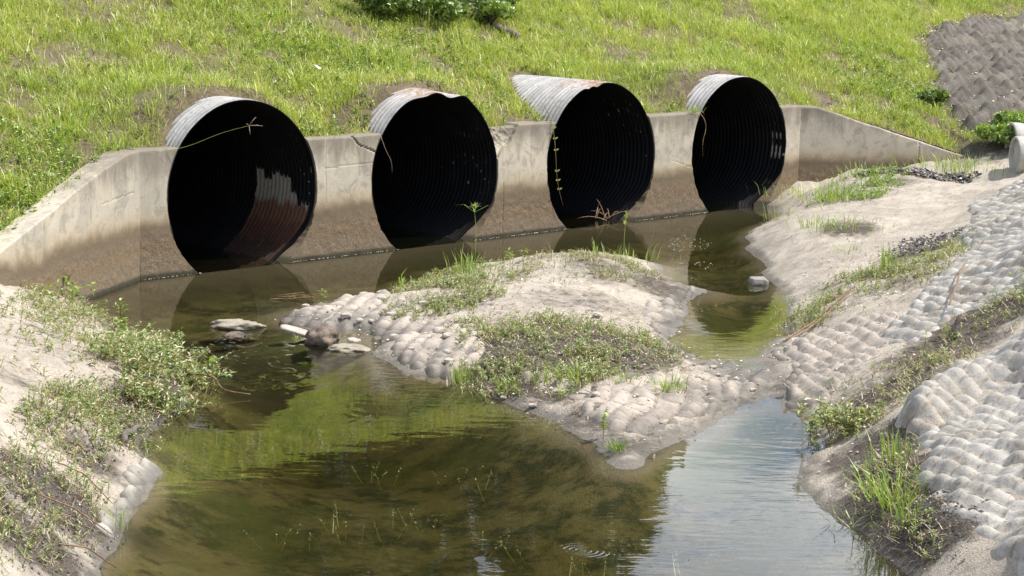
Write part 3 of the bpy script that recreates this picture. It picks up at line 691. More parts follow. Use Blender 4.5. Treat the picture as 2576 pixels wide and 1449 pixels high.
# ------------------------------------------------------------------ quilted concrete mats
def quilt(name, poly, ang, du, dv, A, lift, mat, label, surf=G, feather=.25, step=.03, seed=0, bury=.05, lumps=(), p=.55, cover=1.0, warp=.16, rows=0.0, var=.8):
    P = np.asarray(poly, float)
    xs = np.arange(P[:, 0].min() - .1, P[:, 0].max() + .1, step); ys = np.arange(P[:, 1].min() - .1, P[:, 1].max() + .1, step)
    X, Y = np.meshgrid(xs, ys, indexing='xy')
    sd = pdist(X, Y, poly) + .12 * fbm(X * 1.5, Y * 1.5, 3, seed)
    wx = X + warp * fbm(X * .8, Y * .8, 3, seed + 1); wy = Y + warp * fbm(X * .8 + 9, Y * .8, 3, seed + 2)
    ca, sa = math.cos(ang), math.sin(ang)
    u = (wx * ca + wy * sa) / du; v = (-wx * sa + wy * ca) / dv
    row = np.floor(v); u = u + .5 * (row % 2)
    cell = _h(np.floor(u), row, seed + 3)
    pil = np.abs(np.sin(np.pi * u)) ** p * np.abs(np.sin(np.pi * v)) ** p
    if rows:   # rows read first, the seams inside a row are shallow
        pil = np.abs(np.sin(np.pi * v)) ** p * (1 - rows + rows * np.abs(np.sin(np.pi * u)) ** p)
    sag = 1 - .35 * sst(fbm(X * .7, Y * .7, 3, seed + 8), -.2, .8)
    z = surf(X, Y) + lift + A * pil * (1 - var / 2 + var * cell) * sag + .02 * fbm(X * 2.5, Y * 2.5, 3, seed + 12)
    z = z - bury * (.5 + .5 * fbm(X * .8, Y * .8, 3, seed + 5)) * cover
    for (x, y, r, h) in lumps:
        z = z + h * np.exp(-((X - x) ** 2 + (Y - y) ** 2) / (r * r))
    z = z + .006 * fbm(X * 9, Y * 9, 2, seed + 6)
    z = z - .22 * (1 - sst(sd, -.05, feather))
    keep = sd > -.08
    nc = len(xs); Q = gridq(len(ys), nc)
    Q = Q[keep.ravel()[Q].all(1)]
    idx = np.unique(Q); rm = np.zeros(X.size, int); rm[idx] = np.arange(len(idx))
    V = np.stack([X, Y, z], -1).reshape(-1, 3)[idx]
    o = mk(name, V, rm[Q], mat=MAT[mat], attrs={'seam': np.minimum(np.abs(np.sin(np.pi * u)), np.abs(np.sin(np.pi * v))).ravel()[idx]})
    tag(o, label, 'concrete mat', 'quilted concrete erosion mats')
    return o
VIEW = math.atan2(_c, _s)     # ground heading of the channel axis
quilt('concrete_mat', [(-5.3, -3.4), (-4.7, -2.9), (-3.4, -2.75), (-3.0, -3.2), (-3.5, -4.0), (-3.8, -4.9), (-4.0, -5.7), (-5.0, -6.9), (-5.7, -6.9), (-6.0, -6.3), (-5.6, -5.5), (-4.95, -4.7), (-4.8, -4.35), (-5.25, -4.1)],
      VIEW - .22, .23, .20, .062, .015, 'mat_grey', 'grey quilted concrete mat on the left end of the island beside the boulder', seed=1, bury=.035, rows=.45, p=.75, warp=.08, var=.5)
quilt('concrete_mat', [(-5.4, -6.8), (-5.2, -8.2), (-4.4, -8.2), (-3.4, -7.7), (-2.6, -7.9), (-2.6, -8.5), (-3.3, -9.2), (-4.5, -9.65), (-6.2, -9.95), (-6.35, -9.5), (-5.9, -8.2)],
      VIEW - .22, .23, .21, .06, .02, 'mat_grey', 'silty quilted concrete mat on the near end of the island by the sky reflection', seed=2, bury=.055, rows=.6, p=.85)
quilt('concrete_mat', [(-1.3, -5.2), (.6, -4.7), (.2, -5.2), (-1.0, -6.1), (-2.3, -7.0), (-2.9, -7.8), (-3.1, -7.6), (-2.4, -6.3)],
      VIEW - .2, .22, .2, .05, .005, 'mat_grey', 'muddy quilted concrete mat along the right side of the island by the small pool', seed=3, bury=.03, rows=.6, p=.85)
quilt('concrete_mat', [(-2.5, -8.0), (-1.4, -7.8), (-.9, -8.3), (-.9, -9.0), (-1.7, -9.7), (-3.0, -10.2), (-3.7, -10.3), (-4.3, -10.2), (-4.2, -9.6), (-3.4, -9.1), (-2.9, -8.6)],
      VIEW + .15, .21, .15, .05, .015, 'mat_grey', 'grey silted quilted concrete mat at the right bank where both pools meet', seed=4, bury=.045, rows=.4, p=.8, warp=.08, var=.6)
quilt('concrete_mat', [(-2.3, -9.3), (-1.1, -8.9), (.5, -8.3), (2.2, -7.4), (4.2, -6.2), (5.6, -5.2), (7.4, -4.8), (9.5, -5.6), (8.5, -7.5), (3.6, -10.6), (.2, -12.2), (-1.2, -11.6), (-1.9, -10.8), (-2.0, -10.3), (-3.0, -10.4)],
      VIEW + .36, .27, .17, .08, .02, 'mat_pale', 'pale quilted concrete mat climbing the right bank behind the weeds', seed=5, bury=.06, rows=.5, p=.65, warp=.08, var=.5)
quilt('concrete_mat', [(-5.3, -11.7), (-4.6, -11.6), (-3.4, -11.7), (-2.2, -12.6), (-4.4, -15.4), (-7.2, -16.8), (-8.6, -16.2), (-8.2, -15.2), (-7.8, -14.2), (-7.3, -13.6), (-6.9, -13.1), (-6.3, -12.5), (-5.8, -12.2)],
      VIEW + .46, .24, .145, .068, .025, 'mat_pale', 'pale quilted concrete mat with neat rows of bumps in the near right corner', seed=6, bury=.055, step=.027, warp=.04, var=.3, p=.6, rows=.5,
      lumps=[(-5.05, -11.85, .32, .16), (-4.6, -12.0, .25, .12), (-5.35, -12.05, .2, .1), (-4.75, -12.35, .22, -.05)])
quilt('concrete_mat', [(-11.4, -9.25), (-10.9, -8.6), (-10.4, -8.05), (-9.85, -7.7), (-9.8, -7.95), (-10.15, -8.35), (-10.7, -8.85), (-11.3, -9.4)],
      VIEW - .3, .26, .34, .06, .04, 'mat_toe', 'wet whitish quilted concrete mat at the foot of the left bank', seed=7, bury=.05, feather=.12)
EG = lambda x, y: np.maximum(E(x, y), G(x, y, False))
quilt('concrete_mat', [(11.9, -1.15), (12.6, -.2), (13.3, .6), (14.6, 1.5), (15.9, 2.5), (17.4, 3.2), (24, 3.6), (25, 2.0), (20, -.4), (16.5, -1.6), (13.4, -1.9)],
      rad(0), .24, .40, .28, -.03, 'mat_dark', 'dark weathered rows of quilted concrete mat on the far right slope', surf=EG, seed=8, bury=.04, step=.055, feather=.3, p=1.0, rows=.3, warp=.12, var=.5)

# ------------------------------------------------------------------ rocks and stones
def rock(name, loc, size, seed, mat, label=None, cat=None, group=None, box=.0, rz=0., tilt=(0, 0), rough=.18, sub=4, parent=None):
    bm = bmesh.new(); bmesh.ops.create_icosphere(bm, subdivisions=sub, radius=1.0)
    co = np.array([v.co[:] for v in bm.verts])
    tri = np.array([[v.index for v in f.verts] for f in bm.faces]); bm.free()
    if box: co = np.sign(co) * np.abs(co) ** (1 - box); co /= np.abs(co).max()
    rr = 1 + rough * fbm(co[:, 0] * 1.6 + seed * 3.1, co[:, 1] * 1.6 + co[:, 2] * 1.3, 3, seed) + rough * .5 * fbm(co[:, 2] * 4 + seed, co[:, 0] * 4 - co[:, 1] * 3, 3, seed + 9)
    co = co * rr[:, None] * np.asarray(size)[None]
    R = np.array((Matrix.Rotation(rz, 3, 'Z') @ Matrix.Rotation(tilt[0], 3, 'X') @ Matrix.Rotation(tilt[1], 3, 'Y')))
    o = mk(name, co @ R.T, T=tri, mat=MAT[mat], parent=parent, smooth=sub > 2, loc=loc)
    if label: tag(o, label, cat or 'rock', group)
    return o
RZ = -YAW
rock('rock', (-5.62, -3.32, .02), (.29, .17, .065), 3, 'rock_pale', 'flat pale rough rock standing in the water above the riffle', 'rock', 'rocks in the water', rz=RZ, rough=.22)
rock('rock', (-5.95, -3.7, -.01), (.12, .1, .06), 13, 'rock_dark', 'small dark stone in front of the flat pale rock', 'rock', 'rocks in the water', rz=RZ)
rock('boulder', (-5.48, -4.62, .05), (.185, .17, .14), 5, 'rock_dark', 'dark rounded boulder with a wet black foot beside the quilted mat', 'boulder', 'rocks in the water', rz=RZ, rough=.2)
rock('concrete_shard', (-5.42, -4.08, .05), (.17, .07, .028), 8, 'stone', 'flat pinkish slab shard leaning against the dark boulder', 'rock', 'rocks in the water', box=.45, rz=RZ + .1, tilt=(.25, .28), rough=.06)
rock('rock', (-5.46, -5.02, .0), (.21, .14, .05), 9, 'rock_pale', 'low pale rubbly rock at the right foot of the dark boulder', 'rock', 'rocks in the water', rz=RZ, rough=.25)
rock('concrete_shard', (-5.33, -4.96, .065), (.09, .06, .025), 10, 'stone', 'small angular chip lying on the low pale rock', 'rock', 'rocks in the water', box=.45, rz=.4, tilt=(.2, .1), rough=.08)
rock('stone_block', (1.36, -5.08, .03), (.125, .085, .06), 12, 'block', 'single squared grey block at the waterline of the right sand bank', 'rock', box=.5, rz=RZ + .35, tilt=(.12, .08), rough=.09)
rng = np.random.default_rng(5)
SMALL = [(-4.63, -4.0), (-4.59, -4.19), (-4.5, -4.28), (-4.91, -5.12), (-5.35, -5.89), (-3.8, -4.0), (-3.3, -2.75), (-4.27, -4.36), (-5.26, -6.33), (-5.4, -6.52), (-3.79, -3.64), (-3.05, -2.8),
         (-3.76, -4.32), (-4.4, -3.0), (-4.6, -5.5), (-4.85, -5.9), (-2.8, -2.85)]
for i, (x, y) in enumerate(SMALL):
    s = rng.uniform(.028, .06)
    rock('stone', (x, y, float(G(x, y)) + .05), (s * 1.3, s, s * .6), 100 + i, 'stone', 'small pale stone lying on the bumpy left end of the island', 'stone', 'small stones on the left end of the island', box=.25, rz=rng.uniform(0, 3), sub=2, rough=.15)
NEAR = [(-4.7, -8.86), (-5.6, -8.72), (-5.95, -7.85), (-6.04, -8.33), (-5.29, -8.94), (-4.16, -8.75), (-4.17, -9.16), (-4.66, -9.32), (-3.7, -8.6), (-3.9, -9.2), (-3.4, -8.3), (-4.4, -9.0)]
for i, (x, y) in enumerate(NEAR):
    s = rng.uniform(.02, .042)
    rock('stone', (x, y, float(G(x, y)) + .02), (s * 1.4, s, s * .6), 200 + i, 'stone', 'small stone on the silty near end of the island', 'stone', 'small stones on the near end of the island', box=.3, rz=rng.uniform(0, 3), sub=2, rough=.15)

# ------------------------------------------------------------------ precast pipes lying at the right edge
def precast(loc, r, length, ang, label):
    root = empty('precast_pipe', loc)
    tag(root, label, 'concrete pipe', 'precast concrete pipes at the right edge')
    d = np.array([math.cos(ang), math.sin(ang), 0]); s = np.array([-d[1], d[0], 0]); n = 56
    th = np.arange(n + 1) / n * 2 * np.pi
    ring = lambda a, rr: a * d + rr * (np.cos(th)[:, None] * s + np.sin(th)[:, None] * np.array([0, 0, 1.]))
    prof = [(.16, r * .86), (.02, r * .86), (0, r * .88), (0, r * .97), (.015, r), (.15, r), (.165, r * .975), (.19, r * .975), (.205, r * .955), (length, r * .955)]
    Vv = np.concatenate([ring(a, q) for a, q in prof])
    mk('shell', Vv, gridq(len(prof), n + 1)[:, ::-1], mat=MAT['pipe_concrete'], parent=root)
    cap = np.concatenate([ring(.07, r * .87)[:-1], ring(.07, .001)[:-1]])
    i = np.arange(n); j = (i + 1) % n
    mk('end_plug', cap, np.stack([i, j, j + n, i + n], -1), mat=MAT['pipe_concrete'], parent=root, smooth=False)
    return root

PIPE_DIR = -.72
precast((11.7, -2.3, 1.02), .36, 6, PIPE_DIR, 'farther precast concrete pipe end at the right edge, partly hidden by the nearer one')
precast((10.5, -3.12, .95), .32, 6, PIPE_DIR, 'nearer and lower precast concrete pipe end at the right edge')

# ------------------------------------------------------------------ litter, wood, twigs
def sheet(name, loc, w, h, rz, tilt, label, cat, seed=0, mat='paper'):
    u, v = np.meshgrid(np.linspace(-.5, .5, 7), np.linspace(-.5, .5, 5), indexing='xy')
    z = .12 * min(w, h) * fbm(u * 3 + seed, v * 3, 2, seed)
    P = np.stack([u * w, v * h, z], -1).reshape(-1, 3)
    P2 = P - [0, 0, .004]
    n = len(P); q = gridq(5, 7)
    per = list(range(0, 6)) + [6 + 7 * k for k in range(4)] + list(range(34, 28, -1)) + [28 - 7 * k for k in range(4)]
    S = [(per[i], per[(i + 1) % len(per)], per[(i + 1) % len(per)] + n, per[i] + n) for i in range(len(per))]
    R = np.array(Matrix.Rotation(rz, 3, 'Z') @ Matrix.Rotation(tilt[0], 3, 'X') @ Matrix.Rotation(tilt[1], 3, 'Y'))
    o = mk(name, np.concatenate([P, P2]) @ R.T, np.concatenate([q, q[:, ::-1] + n, S]), mat=MAT[mat], loc=loc)
    return tag(o, label, cat)
sheet('litter_scrap', (-2.86, -6.19, .25), .22, .09, .7, (.1, .2), 'flat white scrap of litter lying on the sandy middle of the island', 'litter', 1)
sheet('plastic_bag', (9.85, -2.05, .56), .22, .5, .9, (.5, .3), 'crumpled white plastic beside the dark debris by the right wing wall', 'litter', 4)
sheet('litter_scrap', (-3.78, -9.52, .12), .07, .07, .3, (.6, .5), 'tiny white scrap on the grey mat where both pools meet', 'litter', 6)
sheet('litter_scrap', (-.12, 2.0, 2.42), .12, .1, .3, (.6, .2), 'white scrap in the grass above the first two culverts', 'litter', 8)

def wood(name, pts, r, label, cat='branch', mat='wood', seed=0, n=7):
    p = np.asarray(pts, float)
    t = np.linspace(0, 1, len(p)); tt = np.linspace(0, 1, 14)
    q = np.stack([np.interp(tt, t, p[:, i]) for i in range(3)], -1)
    q = q + .25 * r * np.stack([fbm(tt * 6 + i * 5, tt * 0 + seed, 2, seed + i) for i in range(3)], -1) * 2
    rr = np.interp(tt, [0, .1, .8, 1], [r * .7, r, r * .8, r * .35])
    v, qd, tr = tube(q, rr, n)
    o = Parts().add(v, qd, tr).build(name, MAT[mat], loc=tuple(q[0]))
    return tag(o, label, cat)
def on(x, y, h=0.): return (x, y, float(G(x, y)) + h)
wood('driftwood_stick', [on(-10.0, -7.55, .05), on(-9.72, -7.2, .09), on(-9.35, -6.86, .07)], .032, 'grey driftwood stick at the foot of the left bank below the weeds', seed=2)
wood('fallen_twig', [on(-1.8, -10.0, .1), on(-.4, -9.2, .12), on(.2, -8.9, .1)], .012, 'thin twig lying on the pale mat of the right bank', mat='twig', seed=3)
wood('reed_stalk', [on(-1.75, -7.9, .03), on(-1.05, -7.75, .05), on(.3, -7.35, .05)], .011, 'long yellow reed stalk lying along the right bank by the small pool', 'stalk', 'twig', seed=4)
wood('reed_stalk', [on(-1.6, -8.0, .04), on(-.7, -7.75, .06), on(.1, -7.5, .05)], .009, 'shorter tan reed stalk beside the long one on the right bank', 'stalk', 'twig', seed=5)
wood('fallen_log', [(4.95, 2.95, 2.72), (4.75, 3.35, 2.9)], .07, 'short dark log lying in the grass below the shrubs on the embankment', 'log', seed=6)
for i, (a, b, l) in enumerate([((-11.3, -8.6), (-10.9, -8.75), 'first'), ((-11.9, -9.3), (-11.3, -9.35), 'second'), ((-12.1, -9.9), (-11.55, -9.75), 'third')]):
    wood('dead_runner', [on(*a, .06), on((a[0] + b[0]) / 2, (a[1] + b[1]) / 2, .1), on(*b, .03)], .006,
         ['bare tan runner stem below the weeds at the left waterline', 'bare tan runner stem crossing the sand in the lower left', 'bare tan runner stem nearest the bottom left corner'][i], 'stalk', 'twig', seed=20 + i)
wood('broken_stump', [on(-2.75, -10.7), (-2.76, -10.71, .62 + .14), (-2.72, -10.72, .62 + .25)], .035, 'short dark broken stub upright among the weeds of the right bank', 'stump', seed=9)

# dead branch inside the third pipe, its twigs as parts
br = empty('dead_branch', (4.3, .3, .05)); tag(br, 'tangle of dead twigs caught at the mouth of the third pipe', 'branch')
for i in range(9):
    a0 = np.array([4.3 + rng.normal(0, .1), .35 + rng.normal(0, .1), .02])
    d = np.array([rng.uniform(-.7, .5), rng.uniform(-.4, .3), rng.uniform(.0, .3)])
    pts = np.array([a0 + d * k + np.array([0, 0, .05 * math.sin(k * 3)]) for k in np.linspace(0, 1, 6)])
    v, qd, tr = tube(pts - np.array([4.3, .3, .05]), np.linspace(.010, .003, 6), 5)
    Parts().add(v, qd, tr).build('twig', MAT['twig'], br)

# ------------------------------------------------------------------ trees beyond the embankment, met in the water's reflection
def leafcloud(rng, n, centre, rad_, size):
    d = rng.normal(size=(n, 3)); d /= np.linalg.norm(d, axis=1, keepdims=True)
    p = centre + d * np.asarray(rad_) * rng.uniform(.35, 1.0, (n, 1)) ** .6
    a = rng.normal(size=(n, 3)); a /= np.linalg.norm(a, axis=1, keepdims=True)
    b = np.cross(a, rng.normal(size=(n, 3))); b /= np.linalg.norm(b, axis=1, keepdims=True) + 1e-9
    s = size * rng.uniform(.6, 1.3, (n, 1))
    Vv = np.stack([p - a * s, p + b * s * .5, p + a * s, p - b * s * .5], 1).reshape(-1, 3)
    return Vv, np.arange(n * 4).reshape(-1, 4)
def tree(az, dist, h, w, label, seed, base=5.55):
    rng = np.random.default_rng(seed)
    a = YAW + rad(az); x, y = CAM[0] + dist * math.sin(a), CAM[1] + dist * math.cos(a)
    root = empty('tree', (x, y, base)); tag(root, label, 'tree', 'trees on the far side of the embankment')
    tp = Parts()
    bend = rng.normal(0, .25, 2)
    h = h - 1.0
    zs = np.linspace(0, h * .8, 8)
    trunk = np.stack([bend[0] * (zs / h) ** 2 * 3, bend[1] * (zs / h) ** 2 * 3, zs - .2], -1)
    tp.add(*tube(trunk, np.linspace(.26, .05, 8), 9))
    cr = Parts()
    for k in range(16):
        f = rng.uniform(.35, 1.0); ang = rng.uniform(0, 6.28); rr = w * (1.05 - f * .75) * rng.uniform(.35, .95)
        c = np.array([math.cos(ang) * rr, math.sin(ang) * rr, h * f])
        st = trunk[int(np.clip(f * 6, 1, 6))]
        tp.add(*tube(np.linspace(st, c, 5) + np.array([[0, 0, .3 * math.sin(i / 4 * 3.14)] for i in range(5)]), np.linspace(.07, .02, 5), 5))
        cr.add(*leafcloud(rng, 420, c, (w * .45, w * .45, h * .12), .30))
    tp.build('trunk', MAT['bark'], root); cr.build('crown', MAT['tree'], root, smooth=False)
TREES = [(-12.5, 60, 15, 4.6), (-9.6, 57, 14, 4.4), (-6.9, 61, 16, 4.6), (-4.3, 58, 14.5, 4.2), (-2.4, 63, 14, 2.6), (1.05, 60, 13.5, 2.0), (2.6, 57, 9.6, 2.2), (-.9, 58, 7.6, 2.3), (.9, 56, 7.4, 2.4), (3.3, 55, 6.6, 1.6)]
TL = ['far left dark tree', 'second dark tree from the left', 'tall dark tree third from the left', 'dark tree fourth from the left', 'slender tree left of the sky gap', 'slender tree right of the sky gap', 'short tree near the right end of the row', 'low bushy tree under the sky gap', 'low bushy tree just right of the sky gap', 'smallest tree at the right end of the row']
for i, (a, d, h, wd) in enumerate(TREES):
    tree(a, d, h, wd, TL[i] + ' mirrored in the pool', 300 + i)

# ------------------------------------------------------------------ vegetation builders
def blades(rng, P, L, W, lean=(.1, .6), bend=(.2, .9), head=None):
    n = len(P); P = np.asarray(P, float)
    h = rng.uniform(0, 2 * np.pi, n) if head is None else head
    L = np.broadcast_to(L, (n,)); W = np.broadcast_to(W, (n,))
    l1 = rng.uniform(*lean, n); l2 = l1 + rng.uniform(*bend, n)
    hd = np.stack([np.cos(h), np.sin(h), 0 * h], -1)
    f = h + rng.uniform(-.9, .9, n) + np.pi / 2
    sd = np.stack([np.cos(f), np.sin(f), 0 * h], -1) * (W / 2)[:, None]
    up = np.array([0, 0, 1.])
    mid = P + (L * .55)[:, None] * (np.cos(l1)[:, None] * up + np.sin(l1)[:, None] * hd)
    tip = mid + (L * .45)[:, None] * (np.cos(l2)[:, None] * up + np.sin(l2)[:, None] * hd)
    V = np.stack([P - sd, P + sd, mid - sd * .8, mid + sd * .8, tip], 1).reshape(-1, 3)
    b = np.arange(n)[:, None] * 5
    return V, b + np.array([[0, 1, 3, 2]]), b + np.array([[2, 3, 4]])

def sprigs(rng, P, H, nl=8, leaf=.05, lw=.018, lean=(.1, 1.0), top=.25):
    """leafy stems: returns stems (V,Q,T) and leaves (V,Q)"""
    n = len(P); P = np.asarray(P, float); H = np.broadcast_to(H, (n,))
    h = rng.uniform(0, 2 * np.pi, n); l = rng.uniform(*lean, n)
    ax_ = np.stack([np.cos(h) * np.sin(l), np.sin(h) * np.sin(l), np.cos(l)], -1)
    stems = blades(rng, P, H, .007, (0, .01), (0, .01))
    sv = stems[0].reshape(n, 5, 3)
    tip = P + ax_ * H[:, None]; side = np.cross(ax_, [0.3, 0.2, 1]); side /= np.linalg.norm(side, axis=1, keepdims=True) + 1e-9
    w_ = side * .004
    m = (P + tip) / 2 - np.array([0, 0, .04]) * np.sin(l)[:, None] * H[:, None]
    sv[:, 0] = P - w_; sv[:, 1] = P + w_; sv[:, 2] = m - w_; sv[:, 3] = m + w_; sv[:, 4] = tip
    t = rng.uniform(1 - (1 - top), 1.0, (n, nl)) * .75 + .25
    base = P[:, None] + ax_[:, None] * (H[:, None] * t)[..., None]
    a = rng.uniform(0, 2 * np.pi, (n, nl)); el = rng.uniform(-.25, .9, (n, nl))
    d = np.stack([np.cos(a) * np.cos(el), np.sin(a) * np.cos(el), np.sin(el)], -1)
    s = np.stack([-np.sin(a), np.cos(a), rng.uniform(-.3, .3, (n, nl))], -1)
    ll = leaf * rng.uniform(.55, 1.25, (n, nl))[..., None]; ww = lw * rng.uniform(.6, 1.2, (n, nl))[..., None]
    c = base + d * ll * .45 + np.array([0, 0, .006])
    LV = np.stack([base, c - s * ww, base + d * ll - np.array([0, 0, .1]) * ll, c + s * ww], 2).reshape(-1, 3)
    return (sv.reshape(-1, 3), stems[1], stems[2]), (LV, np.arange(len(LV)).reshape(-1, 4))

def scatter(rng, poly, n, surf=G, dens=None, feather=.15, jitter=.0):
    P = np.asarray(poly, float); out = []
    tot = 0
    for _ in range(40):
        x = rng.uniform(P[:, 0].min() - .2, P[:, 0].max() + .2, n); y = rng.uniform(P[:, 1].min() - .2, P[:, 1].max() + .2, n)
        sd = pdist(x, y, poly)
        k = sst(sd, -feather, feather)
        if dens is not None: k = k * dens(x, y)
        m = rng.random(n) < k
        out.append(np.stack([x[m], y[m]], -1)); tot += m.sum()
        if tot >= n: break
    q = np.concatenate(out)[:n]
    z = surf(q[:, 0], q[:, 1])
    return np.c_[q, z]

# ------------------------------------------------------------------ grass of the embankment
SOIL = [(-2.03, 2.94, .28), (-3.08, 2.68, .16), (-1.06, 4.4, .22), (.35, 3.51, .2), (1.47, 3.25, .3), (-.46, 2.59, .2), (.56, 4.37, .2), (2.49, 2.27, .2), (-2.4, 1.9, .25), (-4.7, .55, .3), (-3.9, .9, .25),
        (-2.9, .95, .45), (-3.5, .75, .35), (-2.3, .9, .25), (.5, .95, .4), (-.1, .8, .3), (7.2, 1.0, .45), (6.6, .8, .3), (9.9, .46, .35), (8.96, 1.0, .3), (8.66, 1.89, .2), (11.4, 3.8, .2), (4.3, 3.1, .3), (3.3, 3.3, .3), (-4.0, 3.4, .16), (-5.2, .3, .2), (-1.6, 3.6, .12), (-.9, 2.0, .14), (2.2, 4.0, .16), (.9, 2.3, .14), (5.4, 2.4, .14), (6.3, 3.4, .16), (10.2, 2.6, .18), (9.3, 3.3, .14), (12.4, 2.0, .2), (11.0, .9, .2), (-4.6, 2.0, .14), (-3.4, 1.8, .14), (5.6, .5, .2), (2.2, .45, .22), (-1.0, .5, .2), (9.6, .1, .25), (10.6, -.5, .2)]
PEB = [(11.9, -1.15), (12.6, -.2), (13.3, .6), (14.6, 1.5), (15.9, 2.5), (17.4, 3.2), (24, 3.6), (25, 2.0), (20, -.4), (16.5, -1.6), (13.4, -1.9)]
def emb_density(x, y):
    k = np.ones_like(x)
    for (a, b, r) in SOIL: k = k * (1 - .97 * np.exp(-(((x - a) ** 2 + (y - b) ** 2) / (r * r)) ** 2))
    nse = fbm(x * 1.7, y * 1.7, 4, 71)
    k = k * (.22 + .78 * sst(nse, -.6, .05))
    for i, xc in enumerate(PX):
        ins = (np.hypot(x - xc, E(x, y) - ZC) < PR + .02)
        k = np.where(ins, 0, k)
    k = k * (1 - .93 * sst(pdist(x, y, PEB) + .35 * fbm(x * 1.3, y * 1.3, 3, 19), -.3, .35))
    k = k * (y > wally(x) + .2)
    return k
rng = np.random.default_rng(11)
VIS = [(-12.5, -4.7), (-8.8, -2.4), (-4.61, .1), (8.79, .1), (11.8, -1.9), (13.4, -1.4), (26, 5.2), (10, 5.8), (-3.0, 6.0), (-8.0, 5.5), (-12.5, 1.5)]
def offpipe(q):
    return np.all([np.hypot(q[:, 0] - a, q[:, 2] - ZC) > PR + .05 for a in PX], axis=0)
def tufted(n, per, spread, L, W, poly=VIS, dens=emb_density):
    c = scatter(rng, poly, n, E, dens)
    hs = .55 + .45 * sst(fbm(c[:, 0] * .8 + 4, c[:, 1] * .8, 3, 81), -.7, .8)
    q = np.repeat(c, per, 0); hs = np.repeat(hs, per)
    off = rng.normal(0, spread, (len(q), 2)); q[:, :2] += off
    q[:, 2] = E(q[:, 0], q[:, 1]) - .01
    ok = offpipe(q); q = q[ok]; hs = hs[ok]; off = off[ok]
    hd = np.arctan2(off[:, 1], off[:, 0]) + rng.normal(0, .6, len(q))
    return blades(rng, q, rng.uniform(L[0], L[1], len(q)) * hs, rng.uniform(W[0], W[1], len(q)), (.05, .75), (.25, 1.1), hd)
g = Parts()
g.add(*tufted(29500, 8, .055, (.12, .30), (.005, .010)))
g.add(*tufted(9000, 6, .06, (.05, .13), (.008, .014)))
g.add(*tufted(1800, 12, .05, (.30, .50), (.009, .014)))
UP = [(-12.5, 1.5), (-8.0, 5.5), (-3, 5.8), (10, 5.6), (26, 5.0), (50, 5), (50, 11), (-14, 11)]
g.add(*tufted(8500, 5, .1, (.2, .4), (.04, .065), UP, lambda x, y: np.ones_like(x)))
grass = g.build('embankment_grass', MAT['grass'], smooth=False)
tag(grass, 'long sunlit yellow green grass covering the road embankment', 'grass', kind='stuff')

def lush(x, y):
    k = emb_density(x, y)
    a = np.exp(-((x + 6.3) ** 2 + (y + .4) ** 2 * 1.6) / 2.2) * 2.2 + np.exp(-((x - 1.6) ** 2 / 6 + (y - 2.6) ** 2 / 2)) * .9
    a = a + np.exp(-((x - .0) ** 2 / 9 + (y - .35) ** 2 / .05)) * .8 + sst(fbm(x * .9 + 3, y * .9, 3, 91), .25, .8) * .6 + np.exp(-((x - 12.3) ** 2 + (y - 1.2) ** 2) / 2) + .08
    return np.clip(k * a, 0, 1)
c = scatter(rng, VIS, 4200, E, lush); c = c[offpipe(c)]
st, lf = sprigs(rng, c, rng.uniform(.07, .2, len(c)), 10, .048, .015, (.1, .9))
wd_ = Parts().add(*st).add(*lf).build('low_weeds', MAT['clover'], smooth=False)
tag(wd_, 'darker broad leaved weeds growing low among the embankment grass', 'weeds', kind='stuff')
c = scatter(rng, VIS, 5200, E, lambda x, y: emb_density(x, y) * .6 + .4 * (emb_density(x, y) < .35) * (y > wally(x) + .2) * np.all([np.hypot(x - a, E(x, y) - ZC) > PR + .03 for a in PX], axis=0))
c = c[offpipe(c)]
dg_ = Parts().add(*blades(rng, c, rng.uniform(.08, .34, len(c)), .008, (.1, 1.2), (.1, .9))).build('dry_grass', MAT['dryweed'], smooth=False)
tag(dg_, 'dry straw stems scattered through the embankment grass and soil scars', 'grass', kind='stuff')

# thatch and grass hanging against the pipe backs
tp = []
for xc in PX:
    x = xc + rng.uniform(-1.5, 1.5, 9000); y = rng.uniform(.22, 2.2, 9000); z = E(x, y); d = np.hypot(x - xc, z - ZC)
    ok = (d > PR + .02) & (d < PR + .16); tp.append(np.c_[x, y, z][ok][:900])
tp = np.concatenate(tp); k = rng.random(len(tp)) < .45
th_ = Parts().add(*blades(rng, tp[k], rng.uniform(.06, .2, k.sum()), .008, (.5, 1.4), (.1, .8))).build('thatch', MAT['dryweed'], smooth=False)
tag(th_, 'dead thatch packed against the backs of the culvert pipes', 'thatch', kind='stuff')
tg_ = Parts().add(*blades(rng, tp[~k], rng.uniform(.06, .2, (~k).sum()), .008, (.2, 1.2), (.2, 1.0))).build('fringe_grass', MAT['grass'], smooth=False)
tag(tg_, 'fringe of grass growing against the backs of the culvert pipes', 'grass', kind='stuff')

